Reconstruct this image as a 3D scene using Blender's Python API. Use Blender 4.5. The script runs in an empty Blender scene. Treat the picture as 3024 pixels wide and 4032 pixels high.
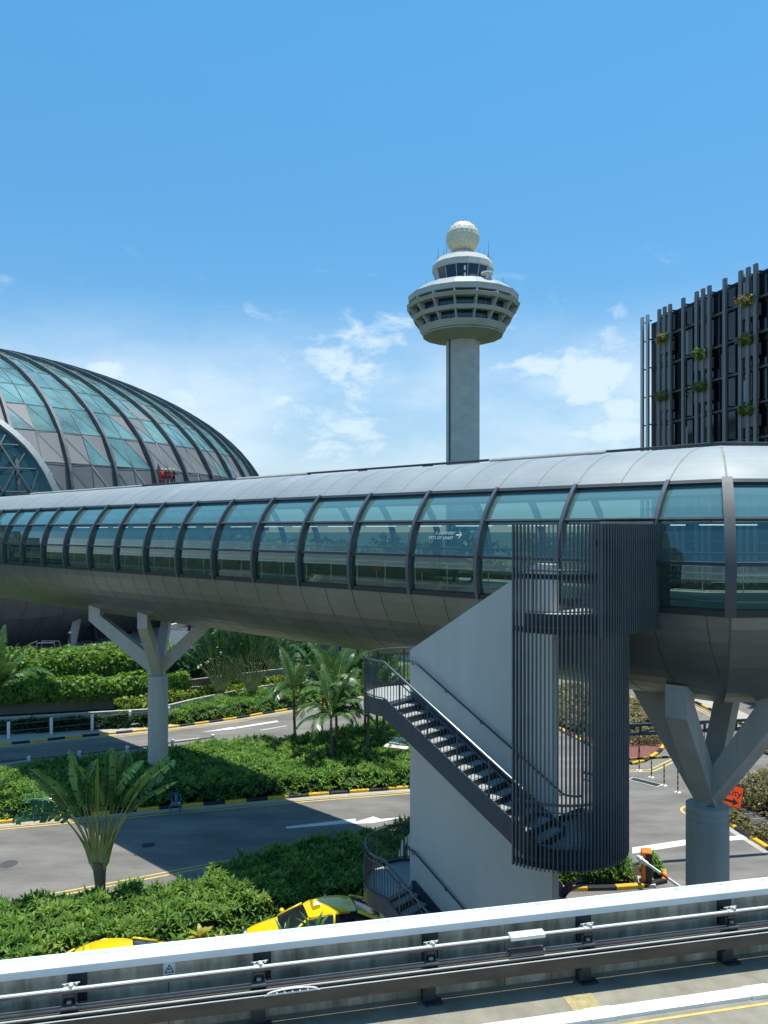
import bpy, math, random
import numpy as np
from mathutils import Vector, Matrix, noise
R=math.radians; PI=math.pi
S=bpy.context.scene
COL=S.collection
rnd=random.Random(7)
# ------------------------------------------------------------------ camera
F=3030.0; HOR=2086.0; CZ=13.2
cd=bpy.data.cameras.new('camera'); cam=bpy.data.objects.new('camera',cd); COL.objects.link(cam)
cam.location=(0,0,CZ); cam.rotation_euler=(R(90),0,0)
cd.sensor_fit='HORIZONTAL'; cd.sensor_width=36; cd.lens=36*F/3024; cd.shift_y=70/3024
cd.clip_start=.1; cd.clip_end=6000
S.camera=cam
def G(px,py,z=0.0):
    Y=F*(CZ-z)/(py-HOR); return Vector(((px-1512)/F*Y,Y,z))
def D(px,Y,py):
    return Vector(((px-1512)/F*Y,Y,CZ-(py-HOR)/F*Y))
# ------------------------------------------------------------------ mesh helper
def V(*a): return Vector(a)
class MB:
    def __init__(s): s.v=[]; s.f=[]; s.m=[]
    def add(s,vs,fs,m=0):
        b=len(s.v); s.v+= [tuple(v) for v in vs]
        for f in fs: s.f.append(tuple(b+i for i in f)); s.m.append(m)
        return s
    def quad(s,a,b,c,d,m=0): return s.add([a,b,c,d],[(0,1,2,3)],m)
    def box(s,c,sz,rz=0,m=0,rot=None):
        hx,hy,hz=[q/2 for q in sz]; M=rot or Matrix.Rotation(rz,3,'Z'); c=Vector(c)
        vs=[c+M@Vector((x,y,z)) for z in(-hz,hz) for y in(-hy,hy) for x in(-hx,hx)]
        return s.add(vs,[(0,2,3,1),(4,5,7,6),(0,1,5,4),(2,6,7,3),(0,4,6,2),(1,3,7,5)],m)
    def bbox(s,c,sz,b=.02,rz=0,m=0):
        # box with chamfered vertical edges and top edges
        hx,hy,hz=[q/2 for q in sz]; M=Matrix.Rotation(rz,3,'Z'); c=Vector(c)
        def ring(ix,z):
            x,y=hx-ix,hy-ix; k=b
            return [c+M@Vector(p+(z,)) for p in((x-k,-y),(x,-y+k),(x,y-k),(x-k,y),(-x+k,y),(-x,y-k),(-x,-y+k),(-x+k,-y))]
        return s.loft([ring(b,-hz),ring(0,-hz+b),ring(0,hz-b),ring(b,hz)],True,True,m)
    def loft(s,rings,closed=True,caps=True,m=0):
        n=len(rings[0]); b=len(s.v)
        for r in rings: s.v+=[tuple(p) for p in r]
        for i in range(len(rings)-1):
            for j in range(n if closed else n-1):
                a=b+i*n+j; c=b+i*n+(j+1)%n
                s.f.append((a,c,c+n,a+n)); s.m.append(m)
        if caps:
            s.f.append(tuple(b+j for j in reversed(range(n)))); s.m.append(m)
            e=b+(len(rings)-1)*n
            s.f.append(tuple(e+j for j in range(n))); s.m.append(m)
        return s
    def tube(s,pts,r,n=8,m=0,caps=True,closed=False):
        pts=[Vector(p) for p in pts]; L=len(pts); rings=[]; prev=None
        rr=r if hasattr(r,'__len__') else [r]*L
        for i,p in enumerate(pts):
            if closed: t=pts[(i+1)%L]-pts[i-1]
            else: t=pts[min(i+1,L-1)]-pts[max(i-1,0)]
            if t.length<1e-9: t=Vector((0,0,1))
            t.normalize()
            if prev is None:
                u=t.cross(Vector((0,0,1)))
                if u.length<1e-3: u=t.cross(Vector((1,0,0)))
            else: u=prev-t*prev.dot(t)
            u.normalize(); prev=u; w=t.cross(u)
            rings.append([p+(u*math.cos(2*PI*k/n)+w*math.sin(2*PI*k/n))*rr[i] for k in range(n)])
        if closed: rings.append(rings[0])
        return s.loft(rings,True,caps and not closed,m)
    def bar(s,a,b,w,h,up=(0,0,1),m=0):
        # rectangular bar from a to b, width w (sideways), height h (towards up)
        a,b,up=Vector(a),Vector(b),Vector(up); t=(b-a).normalized(); x=t.cross(up).normalized(); y=x.cross(t)
        r=lambda p:[p+x*w/2+y*h/2,p-x*w/2+y*h/2,p-x*w/2-y*h/2,p+x*w/2-y*h/2]
        return s.loft([r(a),r(b)],True,True,m)
    def lathe(s,prof,n=24,c=(0,0,0),m=0,ph=0,caps=False):
        c=Vector(c); rings=[[c+Vector((r*math.cos(ph+2*PI*k/n),r*math.sin(ph+2*PI*k/n),z)) for k in range(n)] for r,z in prof]
        return s.loft(rings,True,caps,m)
    def prism(s,poly,z0,z1,m=0):
        return s.loft([[Vector((x,y,z0)) for x,y in poly],[Vector((x,y,z1)) for x,y in poly]],True,True,m)
    def extr(s,poly,vec,m=0):
        vec=Vector(vec); return s.loft([[Vector(p) for p in poly],[Vector(p)+vec for p in poly]],True,True,m)
    def ico(s,c,r,n=1,sc=(1,1,1),m=0):
        import bmesh
        bm=bmesh.new(); bmesh.ops.create_icosphere(bm,subdivisions=n,radius=r); bm.verts.ensure_lookup_table()
        c=Vector(c); vs=[c+Vector((v.co.x*sc[0],v.co.y*sc[1],v.co.z*sc[2])) for v in bm.verts]
        fs=[tuple(v.index for v in f.verts) for f in bm.faces]; bm.free(); return s.add(vs,fs,m)
    def build(s,name,mats,parent=None,smooth=False,origin=None,fix=True):
        me=bpy.data.meshes.new(name)
        mats=mats if isinstance(mats,(list,tuple)) else [mats]
        o=Vector((0,0,0))
        if parent is not None: o=Vector(parent.get('_o',(0,0,0)))
        elif origin is not None: o=Vector(origin)
        a=np.array(s.v,dtype=np.float64).reshape(-1,3)-np.array(o)
        me.from_pydata(a.tolist(),[],s.f)
        for mm in mats: me.materials.append(mm)
        if len(mats)>1: me.polygons.foreach_set('material_index',np.array(s.m,dtype=np.int32))
        if smooth: me.polygons.foreach_set('use_smooth',np.ones(len(s.f),dtype=bool))
        me.update()
        if fix:
            import bmesh
            bm=bmesh.new(); bm.from_mesh(me); bmesh.ops.recalc_face_normals(bm,faces=bm.faces); bm.to_mesh(me); bm.free()
        if smooth and smooth!='all': 
            try: me.set_sharp_from_angle(angle=R(40))
            except Exception: pass
        ob=bpy.data.objects.new(name,me); COL.objects.link(ob)
        if parent is not None: ob.parent=parent; ob['_o']=list(o)
        else: ob.location=o; ob['_o']=list(o)
        return ob
def tag(o,label=None,cat=None,group=None,kind=None):
    if label: o['label']=label
    if cat: o['category']=cat
    if group: o['group']=group
    if kind: o['kind']=kind
    return o
def thing(name,loc,label,cat,group=None):
    loc=(tuple(loc)+(0.,))[:3]; o=bpy.data.objects.new(name,None); COL.objects.link(o); o.location=loc; o['_o']=list(loc); o.empty_display_size=.2
    return tag(o,label,cat,group)
def copytree(o,parent=None):
    c=o.copy(); COL.objects.link(c)
    if parent is not None: c.parent=parent
    for ch in list(o.children): copytree(ch,c)
    return c
def npmesh(name,verts,faces,mats,parent=None,mi=None,smooth=False):
    # verts (N,3), faces (M,k)
    me=bpy.data.meshes.new(name); v=np.asarray(verts,dtype=np.float32)
    o=np.array(parent['_o'],dtype=np.float32) if parent is not None else np.zeros(3,dtype=np.float32)
    v=v-o; f=np.asarray(faces,dtype=np.int32); k=f.shape[1]
    me.vertices.add(len(v)); me.vertices.foreach_set('co',v.ravel())
    me.loops.add(f.size); me.loops.foreach_set('vertex_index',f.ravel())
    me.polygons.add(len(f)); me.polygons.foreach_set('loop_start',np.arange(len(f),dtype=np.int32)*k)
    mats=mats if isinstance(mats,(list,tuple)) else [mats]
    for m in mats: me.materials.append(m)
    if mi is not None: me.polygons.foreach_set('material_index',np.asarray(mi,dtype=np.int32))
    if smooth: me.polygons.foreach_set('use_smooth',np.ones(len(f),dtype=bool))
    me.update(calc_edges=True); me.validate()
    ob=bpy.data.objects.new(name,me); COL.objects.link(ob); ob['_o']=list(map(float,o))
    if parent is not None: ob.parent=parent
    return ob
# ------------------------------------------------------------------ materials
def newmat(name):
    m=bpy.data.materials.new(name); m.use_nodes=True; nt=m.node_tree; nt.nodes.clear()
    out=nt.nodes.new('ShaderNodeOutputMaterial'); return m,nt,out
def N(nt,t,**k):
    n=nt.nodes.new(t)
    for a,b in k.items():
        if a in n.inputs: n.inputs[a].default_value=b
        else: setattr(n,a,b)
    return n
def mat(name,col,rough=.6,metal=0.,var=.18,scale=3.,bump=0.,bscale=30.,spec=.5,stretch=None,col2=None,coat=0.,detail=6.,alpha_streak=0.):
    m,nt,out=newmat(name); L=nt.links
    p=N(nt,'ShaderNodeBsdfPrincipled',Roughness=rough,Metallic=metal)
    p.inputs['Specular IOR Level'].default_value=spec
    if coat: p.inputs['Coat Weight'].default_value=coat; p.inputs['Coat Roughness'].default_value=.08
    tc=N(nt,'ShaderNodeTexCoord'); vec=tc.outputs['Object']
    if stretch:
        mp=N(nt,'ShaderNodeMapping'); mp.inputs['Scale'].default_value=stretch; L.new(vec,mp.inputs['Vector']); vec=mp.outputs['Vector']
    nz=N(nt,'ShaderNodeTexNoise',Scale=scale,Detail=detail,Roughness=.62); L.new(vec,nz.inputs['Vector'])
    cr=N(nt,'ShaderNodeValToRGB'); e=cr.color_ramp.elements
    a=[max(0,c*(1-var)) for c in col]; b=[min(1,c*(1+var)) for c in (col2 or col)]
    e[0].position=.32; e[1].position=.68; e[0].color=(*a,1); e[1].color=(*b,1)
    L.new(nz.outputs['Fac'],cr.inputs['Fac']); L.new(cr.outputs['Color'],p.inputs['Base Color'])
    rr=N(nt,'ShaderNodeMapRange'); rr.inputs['To Min'].default_value=max(0,rough-.08); rr.inputs['To Max'].default_value=min(1,rough+.08)
    L.new(nz.outputs['Fac'],rr.inputs['Value']); L.new(rr.outputs['Result'],p.inputs['Roughness'])
    if bump:
        n2=N(nt,'ShaderNodeTexNoise',Scale=bscale,Detail=4.); L.new(vec,n2.inputs['Vector'])
        bp=N(nt,'ShaderNodeBump',Strength=bump,Distance=.02); L.new(n2.outputs['Fac'],bp.inputs['Height']); L.new(bp.outputs['Normal'],p.inputs['Normal'])
    L.new(p.outputs['BSDF'],out.inputs['Surface']); return m
def leafmat(name,c1,c2,rough=.45,trans=.35,scale=1.2):
    m,nt,out=newmat(name); L=nt.links
    tc=N(nt,'ShaderNodeTexCoord'); g=N(nt,'ShaderNodeNewGeometry')
    nz=N(nt,'ShaderNodeTexNoise',Scale=scale,Detail=5.); L.new(tc.outputs['Object'],nz.inputs['Vector'])
    ad=N(nt,'ShaderNodeMath',operation='MULTIPLY_ADD'); L.new(g.outputs['Random Per Island'],ad.inputs[0]); ad.inputs[1].default_value=.55; 
    sb=N(nt,'ShaderNodeMath',operation='MULTIPLY_ADD'); L.new(nz.outputs['Fac'],sb.inputs[0]); sb.inputs[1].default_value=1.4; sb.inputs[2].default_value=-.45
    L.new(sb.outputs[0],ad.inputs[2])
    cr=N(nt,'ShaderNodeValToRGB'); e=cr.color_ramp.elements; e[0].position=.1; e[1].position=.95; e[0].color=(*c1,1); e[1].position=.88; e[1].color=(*c2,1); q_=e.new(1.0); q_.color=(min(1,c2[0]*1.5+.05),c2[1]*.85,c2[2]*1.1,1)
    L.new(ad.outputs[0],cr.inputs['Fac'])
    p=N(nt,'ShaderNodeBsdfPrincipled',Roughness=rough); p.inputs['Specular IOR Level'].default_value=.4
    L.new(cr.outputs['Color'],p.inputs['Base Color'])
    t=N(nt,'ShaderNodeBsdfTranslucent'); hs=N(nt,'ShaderNodeHueSaturation'); hs.inputs['Hue'].default_value=.48; hs.inputs['Value'].default_value=1.5
    L.new(cr.outputs['Color'],hs.inputs['Color']); L.new(hs.outputs['Color'],t.inputs['Color'])
    mx=N(nt,'ShaderNodeMixShader'); mx.inputs[0].default_value=trans
    L.new(p.outputs[0],mx.inputs[1]); L.new(t.outputs[0],mx.inputs[2]); L.new(mx.outputs[0],out.inputs['Surface']); return m
def glassmat(name,tint,refl,rcol=(.85,.95,1),rough=.015,base=.22,film=(.1,.3,.3),filmfac=.12):
    m,nt,out=newmat(name); L=nt.links
    t=N(nt,'ShaderNodeBsdfTransparent'); t.inputs[0].default_value=(*tint,1)
    df=N(nt,'ShaderNodeBsdfDiffuse'); df.inputs[0].default_value=(*film,1)
    m0=N(nt,'ShaderNodeMixShader'); m0.inputs[0].default_value=filmfac; L.new(t.outputs[0],m0.inputs[1]); L.new(df.outputs[0],m0.inputs[2])
    g=N(nt,'ShaderNodeBsdfGlossy',Roughness=rough); g.inputs['Color'].default_value=(*rcol,1)
    lw=N(nt,'ShaderNodeLayerWeight',Blend=.5); mr=N(nt,'ShaderNodeMapRange'); mr.inputs['To Min'].default_value=base; mr.inputs['To Max'].default_value=refl
    pw=N(nt,'ShaderNodeMath',operation='POWER'); pw.inputs[1].default_value=2.5; L.new(lw.outputs['Facing'],pw.inputs[0]); L.new(pw.outputs[0],mr.inputs['Value'])
    tc=N(nt,'ShaderNodeTexCoord'); nz=N(nt,'ShaderNodeTexNoise',Scale=.9,Detail=2.); L.new(tc.outputs['Object'],nz.inputs['Vector'])
    bp=N(nt,'ShaderNodeBump',Strength=.06,Distance=.05); L.new(nz.outputs['Fac'],bp.inputs['Height']); L.new(bp.outputs['Normal'],g.inputs['Normal'])
    mx=N(nt,'ShaderNodeMixShader'); L.new(mr.outputs['Result'],mx.inputs[0]); L.new(m0.outputs[0],mx.inputs[1]); L.new(g.outputs[0],mx.inputs[2])
    L.new(mx.outputs[0],out.inputs['Surface']); return m
def emit(name,col,s):
    m,nt,out=newmat(name); e=N(nt,'ShaderNodeEmission',Strength=s); e.inputs[0].default_value=(*col,1); nt.links.new(e.outputs[0],out.inputs[0]); return m
M={}
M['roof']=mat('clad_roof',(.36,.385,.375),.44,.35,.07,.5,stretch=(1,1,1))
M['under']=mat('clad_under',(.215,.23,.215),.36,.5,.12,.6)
M['seam']=mat('seam',(.10,.10,.095),.7)
M['seaml']=mat('seam_light',(.26,.25,.23),.7)
M['rib']=mat('mullion',(.12,.135,.145),.42,.3,.08,2)
M['dark']=mat('dark_metal',(.035,.045,.055),.45,.3,.1)
M['blue']=mat('stair_paint',(.050,.072,.092),.42,.15,.12,4)
M['fin']=mat('fin_paint',(.115,.14,.15),.45,.25,.1,2)
M['wall']=mat('plaster',(.57,.575,.53),.75,0,.07,.9,bump=.05,bscale=60,stretch=(1.4,1.4,.16),detail=9)
M['concL']=mat('painted_column',(.50,.505,.465),.65,0,.11,1.3,bump=.06,bscale=40,stretch=(1.6,1.6,.2),detail=9)
M['tread']=mat('tread',(.35,.37,.365),.7,0,.08,5)
M['conc']=mat('concrete',(.26,.24,.185),.85,0,.22,2.2,bump=.25,bscale=20,stretch=(1,1,1))
M['stain']=mat('stained_concrete',(.32,.27,.18),.9,0,.42,2.6,bump=.3,bscale=14,col2=(.44,.40,.31),stretch=(1.6,1.6,.35),detail=9)
M['white']=mat('white_paint',(.80,.82,.80),.6,0,.05,2)
M['coping']=mat('coping_paint',(.78,.80,.79),.55,0,.06,1.5,bump=.04)
M['asphalt']=mat('asphalt',(.15,.141,.128),.9,0,.2,.55,bump=.3,bscale=90,col2=(.20,.188,.168),detail=10,stretch=(.45,1.3,1))
M['asph2']=mat('asphalt_dark',(.075,.077,.08),.9,0,.2,.6,bump=.3,bscale=90)
M['pave']=mat('paving',(.42,.40,.36),.85,0,.13,1.5,bump=.15,bscale=40)
M['yellow']=mat('yellow_paint',(.72,.43,.03),.6,0,.14,6,bump=.1)
M['ylane']=mat('yellow_line',(.62,.46,.14),.75,0,.2,5)
M['black']=mat('black_paint',(.022,.022,.026),.55,0,.2,6,bump=.1)
M['wline']=mat('white_line',(.72,.71,.66),.75,0,.1,4)
M['grass']=mat('earth',(.05,.055,.025),.95,0,.3,1.2,col2=(.04,.08,.02))
M['soil']=mat('soil',(.055,.03,.018),.95,0,.35,8,bump=.5,bscale=30)
M['mulch']=mat('mulch',(.15,.05,.04),.95,0,.45,14,bump=.8,bscale=40,col2=(.22,.09,.07))
M['redd']=mat('cradle_red',(.30,.03,.025),.6)
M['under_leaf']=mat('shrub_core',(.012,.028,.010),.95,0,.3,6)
M['leafC']=leafmat('shrub_leaf',(.04,.125,.018),(.25,.41,.075),.5,.32)
M['leafD']=leafmat('shrub_leaf_cool',(.04,.13,.022),(.23,.42,.075),.5,.32)
M['vine']=leafmat('vine_leaf',(.04,.12,.012),(.20,.37,.04),.5,.35)
M['vined']=leafmat('dark_leaf',(.014,.05,.02),(.06,.16,.05),.4,.2)
M['banana']=leafmat('banana_leaf',(.02,.075,.03),(.075,.19,.06),.22,.25)
M['bananal']=leafmat('banana_leaf_new',(.09,.19,.03),(.16,.27,.04),.35,.3)
M['petiole']=mat('petiole',(.16,.22,.05),.5,0,.3,2,col2=(.27,.26,.10))
M['petbase']=mat('petiole_base',(.32,.25,.085),.55,0,.35,3,col2=(.26,.31,.10))
M['palm']=leafmat('palm_leaf',(.02,.075,.02),(.09,.20,.05),.35,.22)
M['trunk']=mat('bark',(.13,.11,.09),.9,0,.35,6,bump=.6,bscale=25)
M['tree']=leafmat('tree_leaf',(.015,.045,.014),(.06,.12,.03),.5,.25)
M['olive']=leafmat('variegated_leaf',(.10,.10,.035),(.30,.27,.12),.5,.25)
M['croton']=leafmat('yellow_leaf',(.30,.30,.03),(.50,.46,.08),.4,.35)
M['redleaf']=leafmat('red_leaf',(.05,.012,.02),(.20,.05,.08),.35,.25,3)
M['flower']=leafmat('flower',(.45,.09,.06),(.55,.22,.12),.5,.3)
M['taxi']=mat('taxi_paint',(.80,.58,.005),.28,0,.02,1,coat=.8)
M['bluecar']=mat('blue_paint',(.01,.09,.55),.3,0,.03,1,coat=.8)
M['purplecar']=mat('purple_paint',(.025,.010,.035),.25,.2,.05,1,coat=.8)
M['carglass']=mat('car_glass',(.012,.016,.018),.05,0,.05,1,spec=.8)
M['rubber']=mat('rubber',(.015,.015,.015),.8)
M['chrome']=mat('chrome',(.65,.66,.68),.22,1,.05)
M['rail']=mat('conductor_rail',(.78,.80,.80),.42,.35,.05,3,stretch=(.5,.5,1))
M['raild']=mat('rail_lower',(.13,.10,.095),.5,.3,.25,4)
M['steel']=mat('grey_steel',(.24,.25,.265),.36,.7,.2,3)
M['gbeam']=mat('guide_beam',(.085,.072,.055),.7,.3,.35,2.5,stretch=(.6,.6,2),bump=.1)
M['orange']=mat('orange_paint',(.75,.20,.02),.45,0,.1,4)
M['sign_or']=mat('orange_sign',(.90,.09,.01),.5,0,.03,3)
M['red']=mat('red_paint',(.55,.03,.02),.5)
M['signw']=mat('sign_plate',(.66,.72,.72),.4,0,.04,4)
M['ink']=mat('ink',(.012,.012,.012),.6)
M['chairb']=mat('blue_plastic',(.06,.16,.26),.45,0,.06,4)
M['radome']=mat('radome',(.80,.76,.58),.5,0,.04,1)
M['tconc']=mat('tower_concrete',(.52,.52,.47),.8,0,.09,.22,col2=(.58,.58,.54),stretch=(1,1,2.2))
M['tcladw']=mat('tower_roof',(.36,.40,.40),.5,0,.05,.5)
M['twin']=mat('tower_glass',(.010,.055,.12),.06,0,.25,.35,spec=.9)
M['twinb']=mat('tower_glass_lit',(.02,.22,.30),.1,0,.2,.3,spec=.9)
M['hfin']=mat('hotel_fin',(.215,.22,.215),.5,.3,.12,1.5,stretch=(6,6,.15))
M['hfin_lit']=mat('hotel_fin_lit',(.48,.50,.50),.4,.6,.15,1.5,stretch=(6,6,.1))  # paler fin copy: light on the perforated end fins put into the colour
M['hglass']=mat('hotel_glass',(.006,.009,.012),.04,0,.3,.25,spec=.6)
M['hcurt']=mat('curtain',(.48,.51,.52),.7,0,.4,.6,stretch=(2,2,.3))
M['hslab']=mat('hotel_ledge',(.14,.145,.15),.6)
M['dglass']=mat('dome_glass',(.10,.21,.205),.10,.0,.28,.16,spec=1.0,col2=(.16,.31,.30))
M['dglassd']=mat('dome_glass_dark',(.03,.085,.085),.08,0,.35,.15,spec=.8)
M['dgrey']=mat('dome_panel_grey',(.17,.18,.185),.65,.05,.06,.3)
M['ddark']=mat('dome_panel_dark',(.12,.12,.13),.5,.3,.08,.3)
M['drib']=mat('dome_rib',(.10,.115,.125),.6,.2,.2,1.5)
M['dline']=mat('dome_joint',(.11,.15,.15),.6)
M['dvoid']=mat('dome_void',(.012,.012,.014),.8)
M['floor']=mat('bridge_floor',(.36,.36,.34),.5,0,.08,1)
M['ceil']=mat('bridge_ceiling',(.55,.57,.57),.7,0,.04,1)
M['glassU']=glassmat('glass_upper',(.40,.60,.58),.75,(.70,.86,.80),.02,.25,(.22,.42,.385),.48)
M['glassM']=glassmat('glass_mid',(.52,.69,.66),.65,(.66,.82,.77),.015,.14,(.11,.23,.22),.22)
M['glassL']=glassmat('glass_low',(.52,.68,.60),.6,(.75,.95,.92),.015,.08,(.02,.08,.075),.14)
M['lamp']=emit('lamp',(1,.98,.92),1.6)  # for the glowing strips inside the footbridge
M['hrail']=mat('handrail_paint',(.085,.105,.12),.33,.4,.1,4)
M['green']=mat('green_sign',(.02,.35,.08),.5)
M['decal']=mat('decal',(.62,.78,.76),.6,0,.02)
M['skin']=mat('skin',(.42,.25,.17),.55,0,.06)
M['hair']=mat('hair',(.02,.015,.012),.5)
M['helmw']=mat('helmet_white',(.80,.80,.75),.35)
M['helmy']=mat('helmet_yellow',(.75,.70,.25),.35)
# ------------------------------------------------------------------ sun, sky
SUN=Vector((.105,.105,1.0)).normalized()
el=math.asin(SUN.z); az=math.atan2(SUN.x,SUN.y)
w=bpy.data.worlds.new('World'); S.world=w; w.use_nodes=True; nt=w.node_tree; nt.nodes.clear(); L=nt.links
out=N(nt,'ShaderNodeOutputWorld'); bg=N(nt,'ShaderNodeBackground',Strength=.125)
sky=N(nt,'ShaderNodeTexSky'); sky.sky_type='NISHITA'; sky.sun_disc=False; sky.sun_elevation=el; sky.sun_rotation=az
sky.altitude=10; sky.air_density=1.15; sky.dust_density=.25; sky.ozone_density=2.0
hs=N(nt,'ShaderNodeHueSaturation'); hs.inputs['Saturation'].default_value=1.32; hs.inputs['Hue'].default_value=.482; hs.inputs['Value'].default_value=1.2; L.new(sky.outputs[0],hs.inputs['Color'])
tc=N(nt,'ShaderNodeTexCoord'); gen=tc.outputs['Generated']
def cdir(px,py): return Vector(((px-1512)/F,1,(HOR-py)/F)).normalized()
def math_(op,a,b=None,c=None):
    n=N(nt,'ShaderNodeMath',operation=op)
    for i,x in enumerate((a,b,c)):
        if x is None: continue
        if hasattr(x,'is_output'): L.new(x,n.inputs[i])
        else: n.inputs[i].default_value=x
    return n.outputs[0]
mp=N(nt,'ShaderNodeMapping'); mp.inputs['Scale'].default_value=(1,1,2.0); L.new(gen,mp.inputs['Vector'])
nz=N(nt,'ShaderNodeTexNoise',Scale=15.0,Detail=12.,Roughness=.62); nz.inputs['Distortion'].default_value=.35; L.new(mp.outputs[0],nz.inputs['Vector'])
nw=N(nt,'ShaderNodeTexNoise',Scale=2.6,Detail=7.,Roughness=.6); L.new(mp.outputs[0],nw.inputs['Vector'])
tot=None
for (px,py,wd,st) in [(2330,1500,.062,1.0),(2120,1440,.045,.75),(2450,1600,.045,.8),(1980,1450,.035,.5),(2250,1400,.030,.7),(1500,1330,.06,.42),(1330,1470,.07,.5),(2000,1240,.06,.38),(2420,1340,.05,.45),(1000,1250,.04,.36),(420,1470,.034,.85),(820,1700,.06,.55),(1350,1720,.08,.5),(2420,1690,.06,.6),(700,1580,.045,.55),(1080,1580,.035,.8),(1150,1640,.05,.45),(640,1380,.02,.3),(860,1500,.03,.4)]:
    v=cdir(px,py)
    sub=N(nt,'ShaderNodeVectorMath',operation='SUBTRACT'); L.new(gen,sub.inputs[0]); sub.inputs[1].default_value=v
    sc=N(nt,'ShaderNodeVectorMath',operation='MULTIPLY'); L.new(sub.outputs[0],sc.inputs[0]); sc.inputs[1].default_value=(1,1,1.7)
    ln=N(nt,'ShaderNodeVectorMath',operation='LENGTH'); L.new(sc.outputs[0],ln.inputs[0])
    g=math_('MULTIPLY',math_('EXPONENT',math_('MULTIPLY',math_('POWER',math_('DIVIDE',ln.outputs['Value'],wd),2.),-1.)),st)
    tot=g if tot is None else math_('MAXIMUM',tot,g)
cum=math_('ADD',math_('MULTIPLY',tot,.62),math_('MULTIPLY',nz.outputs['Fac'],1.25))
cr=N(nt,'ShaderNodeMapRange'); cr.interpolation_type='SMOOTHSTEP'; cr.inputs['From Min'].default_value=.70; cr.inputs['From Max'].default_value=1.10; L.new(cum,cr.inputs['Value'])
sp=N(nt,'ShaderNodeSeparateXYZ'); L.new(gen,sp.inputs[0])
def band(a,b,c,d):
    m1=N(nt,'ShaderNodeMapRange'); m1.interpolation_type='SMOOTHSTEP'; m1.inputs['From Min'].default_value=a; m1.inputs['From Max'].default_value=b; L.new(sp.outputs['Z'],m1.inputs['Value'])
    m2=N(nt,'ShaderNodeMapRange'); m2.interpolation_type='SMOOTHSTEP'; m2.inputs['From Min'].default_value=d; m2.inputs['From Max'].default_value=c; L.new(sp.outputs['Z'],m2.inputs['Value'])
    return math_('MULTIPLY',m1.outputs[0],m2.outputs[0])
wm=N(nt,'ShaderNodeMapRange'); wm.interpolation_type='SMOOTHSTEP'; wm.inputs['From Min'].default_value=.22; wm.inputs['From Max'].default_value=.72; L.new(nw.outputs['Fac'],wm.inputs['Value'])
wisp=math_('MULTIPLY',math_('MULTIPLY',wm.outputs[0],band(-.02,.05,.16,.30)),.95)
cl=math_('MINIMUM',math_('MAXIMUM',math_('MULTIPLY',math_('MULTIPLY',cr.outputs[0],band(-.05,0.,.24,.36)),.9),wisp),.95)
gr=N(nt,'ShaderNodeMapRange'); gr.inputs['From Min'].default_value=0; gr.inputs['From Max'].default_value=.55; gr.inputs['To Min'].default_value=0; gr.inputs['To Max'].default_value=1; L.new(sp.outputs['Z'],gr.inputs['Value'])
gm=N(nt,'ShaderNodeMix'); gm.data_type='RGBA'; L.new(gr.outputs[0],gm.inputs['Factor']); gm.inputs['A'].default_value=(.60,.62,.76,1); gm.inputs['B'].default_value=(1.12,1.06,1.10,1)
sv_=N(nt,'ShaderNodeVectorMath',operation='MULTIPLY'); L.new(hs.outputs[0],sv_.inputs[0]); L.new(gm.outputs['Result'],sv_.inputs[1])
mx=N(nt,'ShaderNodeMix'); mx.data_type='RGBA'; L.new(cl,mx.inputs['Factor']); L.new(sv_.outputs[0],mx.inputs['A']); mx.inputs['B'].default_value=(5.7,6.9,7.9,1)
L.new(mx.outputs['Result'],bg.inputs['Color']); L.new(bg.outputs[0],out.inputs[0])
ld=bpy.data.lights.new('sun','SUN'); ld.energy=5.0; ld.angle=R(.53); ld.color=(1,.975,.89)
lo=bpy.data.objects.new('sun',ld); COL.objects.link(lo); lo.rotation_euler=SUN.to_track_quat('Z','Y').to_euler()
S.view_settings.view_transform='Standard'; S.view_settings.look='None'; S.view_settings.exposure=.12; S.view_settings.gamma=1
S.cycles.max_bounces=8; S.cycles.transparent_max_bounces=24; S.cycles.caustics_reflective=False; S.cycles.caustics_refractive=False
# ------------------------------------------------------------------ bridge frame
TH=.7373; C0=22.3; RX=4.13; RZ=3.53; ZB=12.0
dd=Vector((math.cos(TH),-math.sin(TH),0)); nn=Vector((math.sin(TH),math.cos(TH),0))
def W(t,n,z): return dd*t+nn*n+Vector((0,0,z))
TA=-7.57; AX=W(TA,C0,0)
TH2=R(1.8); d2=Vector((math.cos(TH2),math.sin(TH2),0)); n2=Vector((-math.sin(TH2),math.cos(TH2),0))
TN=math.tan((TH+TH2)/2)
def P1(t,ph,o=0): return W(t,C0-(RX+o)*math.cos(ph),ZB+(RZ+o)*math.sin(ph))
def P2(t,ph,o=0):
    u=-(RX+o)*math.cos(ph); return AX+d2*t+n2*u+Vector((0,0,ZB+(RZ+o)*math.sin(ph)))
def tend(ph,o=0): return TA+(RX+o)*math.cos(ph)*TN
def tbeg2(ph,o=0): return -(RX+o)*math.cos(ph)*TN
FT,F1,F2,FB=.741,.432,.1165,-.2085
RT=[-43.79+2.573*i for i in range(-5,15)]
T0=RT[0]; T2E=13.5
bridge=thing('footbridge',W(-30,C0,0),'long silver tube shaped glazed footbridge crossing the roads on forked columns','footbridge')
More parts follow.
